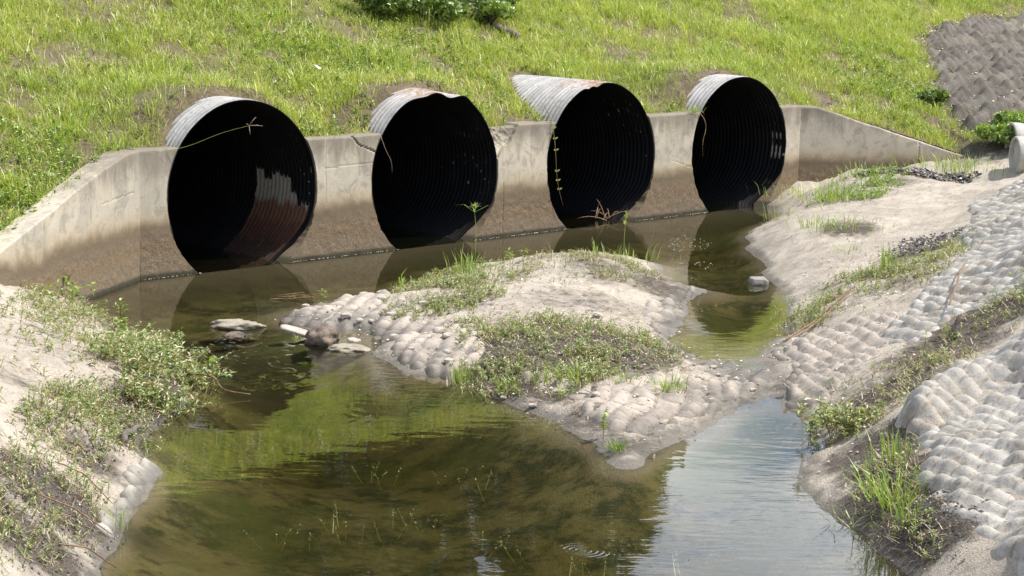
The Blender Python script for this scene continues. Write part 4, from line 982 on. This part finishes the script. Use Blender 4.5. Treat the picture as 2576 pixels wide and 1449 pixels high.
# white flowers near the left wing wall
FL = [(-6.13, .19), (-6.06, -.12), (-5.83, -.1), (-5.66, -.28), (-5.83, .15), (-6.44, -.56), (-6.15, -.6), (-6.9, -.87), (-6.3, -.2), (-6.0, .4), (-6.6, -.3), (-5.4, .1), (-5.95, -.35)]
for (x, y) in FL:
    z = float(E(x, y)) + .2
    o = empty('white_flower', (x, y, z - .2)); tag(o, 'tiny white wild flower in the lush weeds above the left wing wall', 'flower', 'white flowers above the left wing wall')
    v, q_, t_ = tube([(0, 0, 0), (.01, 0, .1), (.0, .01, .2)], [.003, .003, .002], 5); Parts().add(v, q_, t_).build('stem', MAT['clover'], o)
    a = np.arange(6) / 6 * 6.283
    for t in a:
        d = np.array([math.cos(t), math.sin(t), .3]); s = np.array([-math.sin(t), math.cos(t), 0])
        mk('petal', np.array([[0, 0, .2], .012 * d - .007 * s + [0, 0, .2], .024 * d + [0, 0, .2], .012 * d + .007 * s + [0, 0, .2]]), [(0, 1, 2, 3)], mat=MAT['petal'], parent=o, smooth=False)

# shrubs at the top of the bank
def shrub(x, y, r, h, label, seed, n=1500, surf=E, mat='shrub', leaf=.05):
    rng = np.random.default_rng(seed); z = float(surf(x, y))
    root = empty('shrub', (x, y, z)); tag(root, label, 'shrub')
    st = Parts(); lv = Parts()
    for k in range(9):
        a = rng.uniform(0, 6.28); rr = r * rng.uniform(.2, .85); hh = h * rng.uniform(.45, .95)
        e = np.array([math.cos(a) * rr, math.sin(a) * rr, hh])
        st.add(*tube(np.array([e * t + np.array([0, 0, .15 * h * math.sin(3.14 * t)]) for t in np.linspace(0, 1, 6)]), np.linspace(.016, .005, 6), 5))
        lv.add(*leafcloud(rng, n // 9, e, (r * .42, r * .42, h * .3), leaf))
    st.build('stems', MAT['bark'], root); lv.build('foliage', MAT[mat], root, smooth=False)['kind'] = 'stuff'
shrub(3.2, 3.95, .5, .6, 'dark shrub with deep shadow at the top edge of the embankment', 401)
shrub(3.75, 4.1, .5, .45, 'bushy green shrub right of the dark one at the top of the embankment', 402, mat='clover')
shrub(4.5, 3.95, .6, .5, 'broad leafy shrub at the top edge above the second pipe', 403)
shrub(4.9, 3.6, .4, .38, 'low tangled shrub just below the top edge near the fallen log', 404, mat='clover')
shrub(2.75, 4.0, .45, .45, 'ragged shrub at the left end of the dark shrub row', 410)
shrub(3.95, 3.55, .42, .4, 'dark shrub hanging below the shrub row at the top edge', 411)
shrub(5.25, 3.9, .45, .4, 'mid green shrub right of the fallen log', 412)
shrub(5.6, 4.2, .5, .5, 'rounded shrub at the right end of the shrub row', 406, mat='clover')
shrub(12.5, -.1, .3, .2, 'low grey green shrub at the foot of the dark mat slope', 407)
shrub(11.9, -2.0, .5, .35, 'bright leafy bush left of the precast pipes', 408, surf=EG, mat='clover')
shrub(12.6, -1.7, .4, .3, 'second leafy bush behind the precast pipes', 409, surf=EG, mat='clover')

# ------------------------------------------------------------------ creeping weeds on the banks and the island
def weedbed(poly, n, label, seed, H=(.05, .16), nl=8, leaf=.045, lw=.006, dry=.6, dens=None, feather=.2, mat='weed', lean=(.1, 1.2)):
    rng = np.random.default_rng(seed)
    dn = lambda x, y: (.12 + .88 * sst(fbm(x * 2.2, y * 2.2, 3, seed), -.25, .55)) * (1 if dens is None else dens(x, y))
    sf = lambda x, y: np.maximum(G(x, y), -.02)
    c = scatter(rng, poly, n, sf, dn, feather)
    st, lf = sprigs(rng, c, rng.uniform(H[0], H[1], len(c)), nl, leaf, lw * .55, lean)
    o = Parts().add(*st).add(*lf).build('creeping_weeds', MAT[mat], smooth=False)
    tag(o, label, 'weeds', kind='stuff')
    c = scatter(rng, poly, int(n * dry * 3), sf, dn, feather)
    q = np.concatenate([c + np.array([0, 0, .01])])
    b = blades(rng, q, rng.uniform(.04, .13, len(q)), .007, (.8, 1.5), (-.2, .4))
    o2 = Parts().add(*b).build('dead_stems', MAT['dryweed'], smooth=False)
    tag(o2, 'matted dead stems: ' + label, 'weeds', kind='stuff')
LB = [(-6.3, -1.0), (-6.5, -2.2), (-6.9, -3.3), (-7.2, -4.2), (-7.5, -4.8), (-7.8, -5.4), (-8.3, -6.05), (-8.9, -6.55), (-9.5, -7.1), (-10.2, -7.9), (-10.9, -8.45), (-11.7, -8.9), (-11.3, -8.0), (-10.4, -7.0), (-9.6, -5.6), (-9.3, -4.6), (-8.2, -3.0), (-7.2, -1.6)]
weedbed(LB, 800, 'creeping green and straw weeds over the left sand bank', 501, (.05, .15), 9, .05, .014)
weedbed([(-7.0, -3.9), (-7.2, -4.5), (-7.65, -5.2), (-8.1, -5.8), (-8.6, -6.2), (-9.0, -6.3), (-8.9, -5.7), (-8.3, -5.0), (-7.7, -4.2)], 700, 'dense leafy weeds overhanging the water on the left bank', 502, (.08, .30), 11, .064, .022, 1.8, feather=.4)
weedbed([(-11.8, -8.7), (-10.9, -8.3), (-11.1, -8.9), (-11.9, -9.7), (-13.0, -10.7), (-13.2, -10.2)], 260, 'sparse weeds on dark silt in the lower left corner', 503, (.05, .14), 7, .045, .012, 1.2)
weedbed([(-9.4, -4.4), (-10.6, -6.4), (-12.0, -8.2), (-13.4, -9.9), (-15.5, -11.5), (-15.5, -8), (-12.5, -5.2), (-9.6, -3.2)], 900, 'straggly weeds higher up the left sand bank', 512, (.05, .15), 8, .05, .013, 1.0, feather=.5)
weedbed([(.5, -10.5), (4, -8.6), (8, -6.4), (10, -8), (3, -13), (-3, -16.5), (-5.5, -16), (-2.5, -13.2)], 1500, 'straggly weeds higher up the right bank behind the mats', 513, (.05, .2), 8, .06, .015, 1.0, feather=.6)
weedbed([(-9.1, -6.5), (-9.8, -7.2), (-10.5, -7.95), (-11.0, -8.4), (-11.0, -7.8), (-10.1, -6.8), (-9.4, -6.1)], 420, 'brown tangle of dead and green weeds above the left waterline', 511, (.06, .18), 8, .05, .014, 1.8)
weedbed([(-3.8, -4.0), (-2.6, -2.9), (-1.5, -2.35), (-1.2, -2.7), (-1.9, -3.8), (-3.2, -4.75), (-3.9, -4.75), (-4.1, -4.4)], 900, 'low green weeds on the left shoulder of the island', 504, (.05, .15), 9, .045, .013, .6, feather=.4)
weedbed([(-1.8, -3.6), (-.5, -3.1), (.1, -3.4), (.9, -3.6), (.2, -4.5), (-.9, -4.8), (-1.7, -4.4), (-2.1, -4.1)], 500, 'short sparse weeds on the sandy top of the island', 505, (.03, .10), 7, .035, .010, 1.2)
weedbed([(-4.1, -5.5), (-3.7, -5.7), (-3.1, -6.3), (-3.1, -7.1), (-3.2, -7.5), (-4.2, -8.2), (-4.6, -8.1), (-5.5, -8.3), (-5.8, -7.75), (-5.3, -6.95), (-4.9, -6.4)], 1100, 'matted green and brown weeds in the middle of the island', 506, (.04, .15), 9, .046, .014, 1.5, feather=.45)
weedbed([(-.3, -6.9), (.2, -6.75), (1.3, -6.7), (2.1, -6.9), (2.3, -7.4), (1.3, -8.0), (.3, -8.5), (-.3, -8.5), (-.7, -8.0), (-1.0, -7.6)], 750, 'strip of green weeds along the right bank above the small pool', 507, (.05, .16), 9, .045, .013, .7, feather=.45)
weedbed([(-4.0, -10.3), (-3.8, -10.5), (-3.3, -10.6), (-2.4, -10.5), (-1.6, -10.3), (-.9, -10.2), (-1.3, -11.0), (-2.9, -11.5), (-3.3, -11.2), (-4.2, -11.3), (-5.1, -11.4), (-4.9, -10.95)], 380, 'patchy weeds and twigs between the two pale mats of the right bank', 508, (.04, .14), 8, .045, .013, 1.6, feather=.45)
weedbed([(-6.2, -12.1), (-5.9, -12.3), (-6.7, -12.9), (-7.1, -13.3), (-7.5, -13.6), (-6.9, -12.75)], 200, 'sparse weeds on dark silt below the near right mat', 509, (.04, .12), 7, .04, .012, 1.2)
weedbed([(7.2, -1.4), (8.0, -1.3), (9.3, -1.7), (8.2, -2.6), (6.4, -3.3), (6.2, -2.8)], 500, 'thin green weeds in the damp hollow behind the sand bench', 510, (.05, .14), 8, .05, .014, .4, mat='clover')

# ------------------------------------------------------------------ single tufts and plants
def tuft(loc, n, L, W, label, seed, spread=.05, lean=(.05, .5), bend=(.2, .9), mat='tuft', dry=0, name='grass_tuft', surf=G):
    rng = np.random.default_rng(seed); x, y = loc; z = max(float(surf(x, y)), -.03)
    root = empty(name, (x, y, z)); tag(root, label, 'grass tuft' if name == 'grass_tuft' else 'plant')
    q = np.c_[rng.normal(0, spread, (n, 2)), np.zeros(n)]
    hd = np.arctan2(q[:, 1], q[:, 0]) + rng.normal(0, .5, n)
    BV, BQ, BT = blades(rng, q, rng.uniform(L[0], L[1], n), rng.uniform(W * .7, W, n), lean, bend, hd)
    if n <= 24:
        for k in range(n): mk('blade', BV[k * 5:k * 5 + 5], [(0, 1, 3, 2)], [(2, 3, 4)], MAT[mat], root, False)
    else:
        Parts().add(BV, BQ, BT).build('blades', MAT[mat], root, smooth=False)['kind'] = 'stuff'
    if dry:
        q = np.c_[rng.normal(0, spread * 1.3, (dry, 2)), np.zeros(dry)]
        Parts().add(*blades(rng, q, rng.uniform(L[0] * .5, L[1] * .7, dry), W * .7, (.4, 1.3), (.1, .6))).build('dead_blades', MAT['dryweed'], root, smooth=False)['kind'] = 'stuff'
    return root
tuft((-2.96, -3.02), 7, (.22, .42), .022, 'lone sprout of arching blades at the back left edge of the island', 601, .015, (.05, .5), (.7, 1.7))
sg = tuft((-1.75, -2.95), 34, (.2, .42), .016, 'tall sedge clump with upright blades behind the island weeds', 602, .16, (.02, .4), (.1, .6))
tuft((-1.35, -2.6), 16, (.18, .34), .014, 'thin sedge clump right of the tall one behind the island', 603, .12, (.02, .4), (.1, .6))
tuft((.75, -3.45), 40, (.12, .34), .012, 'loose grass clump on the far right shoulder of the island', 604, .25, (.05, .5), (.1, .7))
tuft((.1, -3.5), 30, (.1, .25), .012, 'grass clump near the seeding stem on the island top', 605, .22, (.05, .5), (.1, .7))
tuft((-5.66, -6.98), 60, (.14, .30), .010, 'upright pale grass tuft on the left waterline of the island', 606, .07, (.02, .35), (.05, .4), dry=20)
tuft((-4.85, -8.95), 75, (.10, .22), .011, 'bright grass tuft alone on the silty near mat of the island', 607, .08, (.1, .8), (.1, .7), dry=30)
tuft((-6.66, -9.95), 55, (.06, .13), .010, 'small dark green tuft near the front tip of the island', 608, .04, (.1, .9), (.2, .8), 'clover')
tuft((-5.72, -7.75), 45, (.1, .22), .010, 'grass tuft at the left edge of the brown island weeds', 609, .08, (.05, .5), (.1, .6), dry=15)
tuft((-5.5, -8.0), 50, (.1, .24), .010, 'grass tuft second from the left along the front of the island weeds', 610, .09, (.05, .6), (.1, .6), dry=15)
tuft((-5.25, -8.2), 60, (.1, .24), .011, 'spreading grass tuft at the middle front of the island weeds', 611, .11, (.05, .8), (.1, .8), dry=20)
tuft((-5.75, -8.45), 28, (.08, .17), .009, 'thin grass tuft on the bare mat before the island weeds', 612, .07, (.05, .6), (.1, .6), dry=15)
tuft((-5.0, -8.55), 35, (.08, .18), .010, 'small tuft between the bright tuft and the island weeds', 613, .07, (.05, .7), (.1, .6), dry=10)
tuft((-6.75, -12.85), 110, (.16, .40), .013, 'large bright grass tuft on the near right bank below the pale mat', 614, .12, (.05, .9), (.2, .9), dry=40)
tuft((-7.12, -13.2), 40, (.12, .25), .010, 'smaller grass tuft just below the large one on the near right bank', 615, .08, (.05, .6), (.1, .6), dry=20)
tuft((-6.1, -12.35), 45, (.15, .3), .011, 'upright grass tuft above the large one at the edge of the pale mat', 616, .08, (.02, .4), (.1, .5), dry=12)
tuft((-6.92, -12.58), 22, (.12, .3), .008, 'sparse drooping grass hanging over the water on the near right shore', 617, .1, (.4, 1.3), (.3, 1.2), dry=22)
tuft((6.9, -2.2), 240, (.14, .34), .014, 'bright green grass clump in the hollow behind the sand bench', 618, .42, (.05, .6), (.1, .6))
tuft((8.3, -1.8), 120, (.1, .25), .013, 'lower grass clump beside the dark debris by the right wing wall', 619, .35, (.05, .6), (.1, .6))
tuft((3.75, -4.2), 60, (.12, .3), .011, 'grass tuft on the left edge of the sand bench', 620, .2, (.02, .5), (.1, .6), dry=15)
tuft((4.0, -4.55), 90, (.08, .2), .012, 'spreading green tuft in the middle of the sand bench', 621, .25, (.05, .7), (.1, .6), dry=10)
tuft((5.45, -2.15), 22, (.12, .32), .011, 'thin grass tuft at the water edge of the sand bench', 622, .1, (.02, .4), (.1, .5))
tuft((2.4, -5.7), 18, (.08, .2), .010, 'small tuft on the bare sand above the squared block', 623, .08, (.05, .6), (.1, .6))
tuft((1.05, -7.25), 24, (.25, .42), .020, 'tall broad bladed plant upright in the weeds of the right bank', 624, .05, (.0, .2), (.0, .2))
tuft((8.45, -.25), 26, (.1, .22), .011, 'small green tuft at the foot of the right wing wall corner', 625, .1, (.05, .5), (.1, .6))
tuft((5.9, -6.6), 70, (.15, .32), .013, 'green tuft high on the pale mat at the right edge', 626, .18, (.05, .6), (.1, .6))
tuft((-11.15, -9.15), 22, (.10, .22), .009, 'thin green tuft standing at the left waterline', 627, .07, (.05, .6), (.1, .8))
tuft((6.05, .02), 40, (.10, .28), .010, 'tuft with hanging roots on the wall top left of the fourth pipe', 628, .05, (.3, 1.3), (.3, 1.0), dry=20, surf=lambda x, y: HT + .0)
tuft((-5.52, -4.25), 10, (.06, .12), .012, 'tiny green tuft growing beside the dark boulder', 629, .02, (.1, .6), (.1, .6))
tuft((-4.3, -4.85), 14, (.05, .10), .010, 'tiny green tuft in a seam of the left island mat', 630, .03, (.2, .9), (.1, .6))
tuft((-2.2, -9.0), 30, (.06, .13), .009, 'wiry brown tuft on the silted mat of the right bank', 631, .07, (.2, 1.0), (.1, .8), 'dryweed')

def leafy(loc, H, n, label, seed, leaf=.06, lw=.02, z=None, nst=1, spread=.0, mat='clover', lean=(.0, .12)):
    rng = np.random.default_rng(seed); x, y = loc
    root = empty('leafy_weed', (x, y, float(G(x, y)) if z is None else z)); tag(root, label, 'weed')
    q = np.c_[rng.normal(0, spread + 1e-4, (nst, 2)), np.zeros(nst)]
    st, lf = sprigs(rng, q, rng.uniform(H * .7, H, nst), n, leaf, lw, lean, .05)
    if nst <= 5:
        for k in range(nst): mk('stem', st[0][k * 5:k * 5 + 5], [(0, 1, 3, 2)], [(2, 3, 4)], MAT['dryweed'], root, False)
    else: Parts().add(*st).build('stems', MAT['dryweed'], root, smooth=False)['kind'] = 'stuff'
    if nst * n <= 50:
        for k in range(nst * n): mk('leaf', lf[0][k * 4:k * 4 + 4], [(0, 1, 2, 3)], None, MAT[mat], root, False)
    else: Parts().add(*lf).build('leaves', MAT[mat], root, smooth=False)['kind'] = 'stuff'
leafy((-6.4, -9.55), .28, 34, 'tall single leafy weed standing near the front tip of the island', 641, .06, .012)
leafy((-5.0, -11.1), .30, 16, 'grey green leafy bush at the right shore of the lower pool', 642, .07, .014, nst=60, spread=.18, mat='weed', lean=(.1, .9))
leafy((-4.62, -10.5), .16, 8, 'small leafy sprig leaning over the right shore of the lower pool', 643, .06, .02, nst=4, spread=.04, lean=(.2, .8))
leafy((-7.1, -3.65), .30, 12, 'leafy sprigs rising from the water edge behind the left bank weeds', 644, .08, .016, nst=12, spread=.16, lean=(.0, .5))
leafy((-6.3, -1.75), .22, 9, 'slender sprigs at the left shore near the wing wall', 645, .07, .018, nst=5, spread=.12, lean=(.0, .4))
leafy((-6.65, -2.6), .2, 9, 'two pale sprigs at the left shore below the wing wall', 646, .08, .02, nst=3, spread=.06, lean=(.0, .4))
leafy((-6.9, -1.55), .2, 9, 'leafy sprigs on the sand against the left wing wall', 647, .09, .022, nst=9, spread=.25, lean=(.0, .6))
leafy((-3.6, -2.35), .14, 8, 'small sprout standing in the water left of the island back', 648, .05, .02, z=-.04, nst=2, spread=.03)
leafy((-1.0, -3.05), .2, 10, 'leafy sprig on the back edge of the island between the sedge and the top', 649, .07, .02, nst=4, spread=.1)

def stalk(name, loc, pts, r, label, head=None, seed=0, parts='stem', mat='tuft', leaves=0):
    rng = np.random.default_rng(seed)
    root = empty(name, loc); tag(root, label, 'plant')
    p = np.asarray(pts, float); t = np.linspace(0, 1, len(p)); tt = np.linspace(0, 1, 12)
    q = np.stack([np.interp(tt, t, p[:, i]) for i in range(3)], -1)
    for _ in range(2): q[1:-1] = (q[:-2] + 2 * q[1:-1] + q[2:]) / 4
    Parts().add(*tube(q, np.linspace(r, r * .5, 12), 5)).build(parts, MAT[mat], root)
    if head == 'finger':
        for k in range(4):
            d = np.array([math.cos(k * 1.4) * .8 + .3, -.25, math.sin(k * 1.4) * .7]) * .17
            Parts().add(*tube([q[-1], q[-1] + d * .6, q[-1] + d + [0, 0, -.01]], [.004, .004, .002], 4)).build('seed_spike', MAT['dryweed'], root)
    if head == 'panicle':
        n = 16; b = q[-1] - (q[-1] - q[-4]) * rng.uniform(0, 1, (n, 1))
        Parts().add(*blades(rng, b, rng.uniform(.04, .08, n), .014, (.2, 1.0), (.1, .5))).build('seed_head', MAT['dryweed'] if seed % 2 else MAT['tuft'], root, smooth=False)
    if head == 'umbel':
        n = 26; b = np.repeat(q[-1:], n, 0)
        Parts().add(*blades(rng, b, rng.uniform(.06, .12, n), .02, (.3, 1.4), (.1, .5))).build('seed_head', MAT['petal'] if False else MAT['weed'], root, smooth=False)
        b = np.repeat(q[-2:-1], 4, 0)
        Parts().add(*blades(rng, b, [.35, .3, .2, .25], .014, (.7, 1.1), (.5, .9), np.array([-.6, 2.4, 1.0, -2.2]))).build('bract', MAT['tuft'], root, smooth=False)
    for k in range(leaves):
        i = 2 + int(k * 9 / max(leaves, 1)); d = np.array([1, -.5, 0]) if k % 2 else np.array([-1, .2, 0]); d = d / np.linalg.norm(d)
        for s in (-1, 1):
            c = q[i]; L = .07; dd = np.array([s * .8, -.3, .25]); sd = np.array([.15, 0, .5])
            mk('leaf', np.array([c, c + dd * L * .5 - sd * .035, c + dd * L, c + dd * L * .5 + sd * .035]), [(0, 1, 2, 3)], mat=MAT['clover'], parent=root, smooth=False)
    return root
stalk('seeding_grass', (-4.18, -.02, 1.6), [(0, 0, 0), (.25, -.12, .06), (.6, -.28, .22), (.95, -.4, .3)], .0025, 'arching grass stem with finger seed head over the first pipe mouth', 'finger', 1)
stalk('sedge_flower', (-1.6, -2.9, .18), [(0, 0, 0), (.02, 0, .5), (.0, .02, .8)], .004, 'tall sedge stem with yellow flower head before the second pier', 'umbel', 2)
stalk('seeding_grass', (.3, -3.7, .25), [(0, 0, 0), (.0, 0, .3), (.03, .0, .62)], .005, 'tall thin seeding grass stem on the island before the third pipe', 'panicle', 4)
stalk('hanging_vine', (2.72, -.015, 1.62), [(-.05, .12, .25), (.0, -.03, 0), (.05, -.05, -.5), (.08, -.05, -.9), (.22, -.06, -1.25)], .006, 'leafy vine hanging down the left side of the third pipe mouth', None, 3, 'stem', 'twig', 7)
stalk('hanging_root', (6.12, -.02, 1.62), [(0, 0, 0), (.10, -.04, -.12), (.12, -.04, -.3), (.03, -.04, -.42), (.06, -.04, -.7)], .008, 'curly dead root dangling on the left rim of the fourth pipe', None, 5, 'stem', 'twig')
stalk('dry_straw', (-.66, -.02, 1.6), [(0, 0, 0), (.06, -.04, -.2), (.16, -.05, -.35), (.17, -.05, -.5)], .004, 'dry straw hanging on the left rim of the second pipe', None, 6, 'stem', 'dryweed')
rn_ = stalk('red_runner', (-7.95, -5.6, .16), [(0, 0, 0), (.12, -.28, .02), (.08, -.42, -.1), (.28, -.62, -.13)], .009, 'red stemmed runner reaching over the water from the left bank', None, 7, 'stem', 'twig', 0)
st, lf = sprigs(np.random.default_rng(3), np.array([[.1, -.2, .0], [.18, -.4, -.06]]), .16, 7, .08, .022, (.0, .4), .2)
Parts().add(*lf).build('leaves', MAT['clover'], rn_, smooth=False)

# floating twigs left of the island, and rooted water weed in the near pool
wt = empty('floating_twigs', (-3.9, -2.15, 0)); tag(wt, 'small raft of floating twigs left of the island before the first pier', 'twigs')
rng = np.random.default_rng(8)
for i in range(8):
    a = rng.uniform(-.4, .4) + RZ; c = np.array([rng.normal(0, .15), rng.normal(0, .1), .008]); d = np.array([math.cos(a), math.sin(a), rng.uniform(-.02, .25)]) * rng.uniform(.12, .3)
    Parts().add(*tube([c - d * .3, c + d * .3, c + d], [.005, .006, .003], 5)).build('twig', MAT['twig'], wt)
WP = [(-8.40, -8.84), (-9.14, -10.04), (-9.57, -9.81), (-10.1, -9.75), (-9.01, -10.99), (-9.0, -11.75), (-8.44, -12.15), (-8.02, -9.42)]
for i, (x, y) in enumerate(WP):
    rg = np.random.default_rng(700 + i)
    root = empty('water_weed', (x, y, -.2)); tag(root, 'thin water weed stems breaking the surface of the near pool', 'water weed', 'water weeds of the near pool')
    n = 7; q = np.c_[rg.normal(0, .13, (n, 2)), np.zeros(n)]
    st, lf = sprigs(rg, q, rg.uniform(.2, .225, n), 8, .02, .006, (.4, .75), .3)
    Parts().add(*st).add(*lf).build('stems', MAT['weed'], root, smooth=False)

# ------------------------------------------------------------------ gravel, shell and dark debris
def chips(rng, P, s):
    n = len(P)
    o = np.array([[1, 0, 0], [-1, 0, 0], [0, 1, 0], [0, -1, 0], [0, 0, .6], [0, 0, -.6]], float)
    a = rng.uniform(0, 6.28, n); ca, sa = np.cos(a), np.sin(a)
    k = rng.uniform(.5, 1.4, (n, 6, 1)) * o[None] * np.broadcast_to(s, (n,))[:, None, None]
    x = k[..., 0] * ca[:, None] - k[..., 1] * sa[:, None]; y = k[..., 0] * sa[:, None] + k[..., 1] * ca[:, None]
    Vv = np.stack([x, y, k[..., 2]], -1) + P[:, None]
    t = np.array([[0, 2, 4], [2, 1, 4], [1, 3, 4], [3, 0, 4], [2, 0, 5], [1, 2, 5], [3, 1, 5], [0, 3, 5]])
    return Vv.reshape(-1, 3), None, (np.arange(n)[:, None, None] * 6 + t[None]).reshape(-1, 3)
rng = np.random.default_rng(21)
c = scatter(rng, PEB, 5500, EG, None, .3); c[:, 2] += rng.uniform(-.01, .08, len(c))
MAT['gravel'] = mat_leaf('shell_and_gravel', [(0, (.16, .125, .10)), (.45, (.34, .28, .22)), (.75, (.55, .47, .38)), (1, (.72, .66, .57))], 0.02)
tag(Parts().add(*chips(rng, c, rng.uniform(.014, .038, len(c)))).build('gravel', MAT['gravel'], smooth=False), 'pale broken shell and gravel between the dark rows of the far right slope', 'gravel', kind='stuff')
c = scatter(rng, PEB, 1500, EG, None, .3); c[:, 2] += .06
tag(Parts().add(*blades(rng, c, rng.uniform(.08, .22, len(c)), .014, (.6, 1.4), (0, .5))).build('dry_litter', MAT['dryweed'], smooth=False), 'dry leaf litter on the far right slope', 'litter', kind='stuff')
MAT['mulch'] = mat_leaf('dark_mulch', [(0, (.025, .021, .018)), (.7, (.07, .058, .046)), (.93, (.14, .11, .09)), (1, (.45, .4, .34))], .02)
DEB = [(8.6, -1.3), (9.3, -1.35), (9.9, -1.75), (10.1, -2.5), (9.6, -2.6), (8.9, -2.2), (8.2, -1.8)]
c = scatter(rng, DEB, 1500, G, None, .25); c[:, 2] += rng.uniform(0, .06, len(c))
tag(Parts().add(*chips(rng, c, rng.uniform(.02, .05, len(c)))).build('dark_debris', MAT['mulch'], smooth=False), 'heap of black leaf and bark debris washed up by the right wing wall', 'debris', kind='stuff')
# pebbles and litter strewn over sand
def strew(poly, n, s, label, mat='gravel', lift=.01, dens=None):
    c = scatter(rng, poly, n, G, dens, .2); c = c[c[:, 2] > -.06]; c[:, 2] += lift
    tag(Parts().add(*chips(rng, c, rng.uniform(s[0], s[1], len(c)))).build('pebbles', MAT[mat], smooth=False), label, 'pebbles', kind='stuff')
strew([(-5.4, -3.2), (-3, -2.7), (-1.5, -5), (-2.6, -7.6), (-3, -8.6), (-4.5, -9.6), (-6.6, -10.2), (-6.1, -8.4), (-5.6, -6.8)], 900, (.006, .02), 'fine pebbles strewn over the island', lift=.035)
strew([(-2.6, -8.2), (1, -6), (4, -4.5), (2.5, -7.5), (-1.2, -9.5), (-3.6, -10.6), (-5, -12), (-6.9, -13), (-6.2, -11.9), (-4.4, -10.4)], 900, (.006, .018), 'fine pebbles and crumbs of silt on the right bank', lift=.02)
strew([(2.3, -6.3), (3.2, -6.2), (3.3, -6.9), (2.4, -7.2)], 500, (.012, .03), 'dark crumbly debris above the weed strip on the right bank', 'mulch', .02)
strew([(-6.9, -13.0), (-6.4, -12.5), (-7.0, -13.6), (-7.6, -13.9), (-7.4, -13.4)], 500, (.005, .013), 'dark crumbly silt under the large tuft on the near right bank', 'mulch', .02)
strew([(-8.0, -5.6), (-8.6, -6.2), (-9.4, -6.9), (-10.2, -7.8), (-10.9, -8.3), (-10.6, -7.6), (-9.2, -6.0)], 900, (.005, .013), 'dark silt crumbs under the weeds of the left bank', 'mulch', .01)
strew([(-11.8, -8.7), (-10.9, -8.6), (-11.3, -9.3), (-12.4, -10.3), (-13.2, -10.6)], 600, (.005, .013), 'dark silt crumbs in the lower left corner', 'mulch', .01)
strew([(-4.6, -6.3), (-3.4, -6.4), (-3.3, -7.5), (-4.4, -8.2), (-5.5, -7.9), (-5.3, -7.0)], 800, (.005, .013), 'dark crumbs under the brown weeds of the island', 'mulch', .01)

# crumbs, straw and twigs washed over the sand
def washed(poly, n, label, seed):
    rng = np.random.default_rng(seed)
    c = scatter(rng, poly, n, G, lambda x, y: sst(fbm(x * 1.8, y * 1.8, 3, seed), -.1, .6), .2); c = c[c[:, 2] > -.02]; c[:, 2] += .012
    tag(Parts().add(*blades(rng, c, rng.uniform(.03, .14, len(c)), .008, (1.3, 1.55), (-.05, .1))).build('washed_straw', MAT['dryweed'], smooth=False), label, 'litter', kind='stuff')
washed([(8.0, -.2), (11, -1.6), (10, -3), (6.3, -4.8), (2.6, -7), (.6, -6.8), (1.6, -5.2), (4.2, -2.7), (6.6, -1.4)], 1400, 'straw and bark crumbs washed over the right sand flats', 801)
washed([(-3.6, -4.8), (-1.4, -4.6), (.6, -4.8), (-1, -5.8), (-2.8, -7), (-4, -5.7)], 600, 'straw and bark crumbs on the bare sand of the island', 802)
washed([(-5.4, -7), (-3.2, -7.8), (-3, -8.6), (-4.6, -9.7), (-6.5, -10.2), (-6.1, -8.4)], 500, 'straw and bark crumbs on the near end of the island', 803)
washed([(-6.2, -1.4), (-7.2, -4.4), (-8.6, -6.3), (-10.8, -8.6), (-12.3, -10.1), (-13.2, -10.4), (-10.6, -6.9), (-8.6, -3.2)], 1100, 'straw and bark crumbs on the left sand bank', 804)
washed([(-1.2, -8.0), (.4, -8.3), (4.2, -6.4), (4.6, -7.4), (-1, -10.8), (-4.4, -11.6), (-7.5, -14.2), (-7.2, -13.2), (-5.4, -11.6), (-4, -10.2), (-2.6, -8.8)], 1200, 'straw and bark crumbs on the mats of the right bank', 805)
tuft((10.6, -2.2), 260, (.12, .32), .014, 'grassy clump between the wing wall end and the precast pipes', 640, .5, (.05, .6), (.1, .6), surf=EG)

# scum flecks on the water and chips painting sun glints along the wall foot
MAT['scum_and_glints'] = mat_leaf('pale_scum_and_glints', [(0, (.45, .43, .36)), (1, (.8, .8, .76))], .1)
def flecks(pts, s, label):
    q = np.c_[pts, np.full(len(pts), .003)]
    V, _, T = chips(rng, q, s)
    V[:, 2] = np.minimum(V[:, 2], .006)
    tag(Parts().add(V, None, T).build('scum_and_glints', MAT['scum_and_glints'], smooth=False), label, 'scum_and_glints', kind='stuff')
rng = np.random.default_rng(77)
pool = scatter(rng, [(.9, -4.9), (2.4, -3.4), (4.3, -1.9), (6.2, -.9), (5, -.8), (2.2, -2.6), (-.2, -5.4), (-2.2, -7.4), (-1.6, -7.4)], 170, G, lambda x, y: sst(fbm(x * 1.4, y * 1.4, 3, 31), -.1, .6), .1)
flecks(pool[:, :2], rng.uniform(.004, .011, len(pool)), 'pale scum flecks floating on the small pool right of the island')
xs_ = rng.uniform(-4.6, 6.4, 380); xs_ = xs_[np.all([np.abs(xs_ - a) > .72 for a in PX], axis=0)]
flecks(np.c_[xs_, -.03 - np.abs(rng.normal(0, .012, len(xs_)))], rng.uniform(.004, .010, len(xs_)), 'thin line of white chips painted as sun glints at the headwall foot')
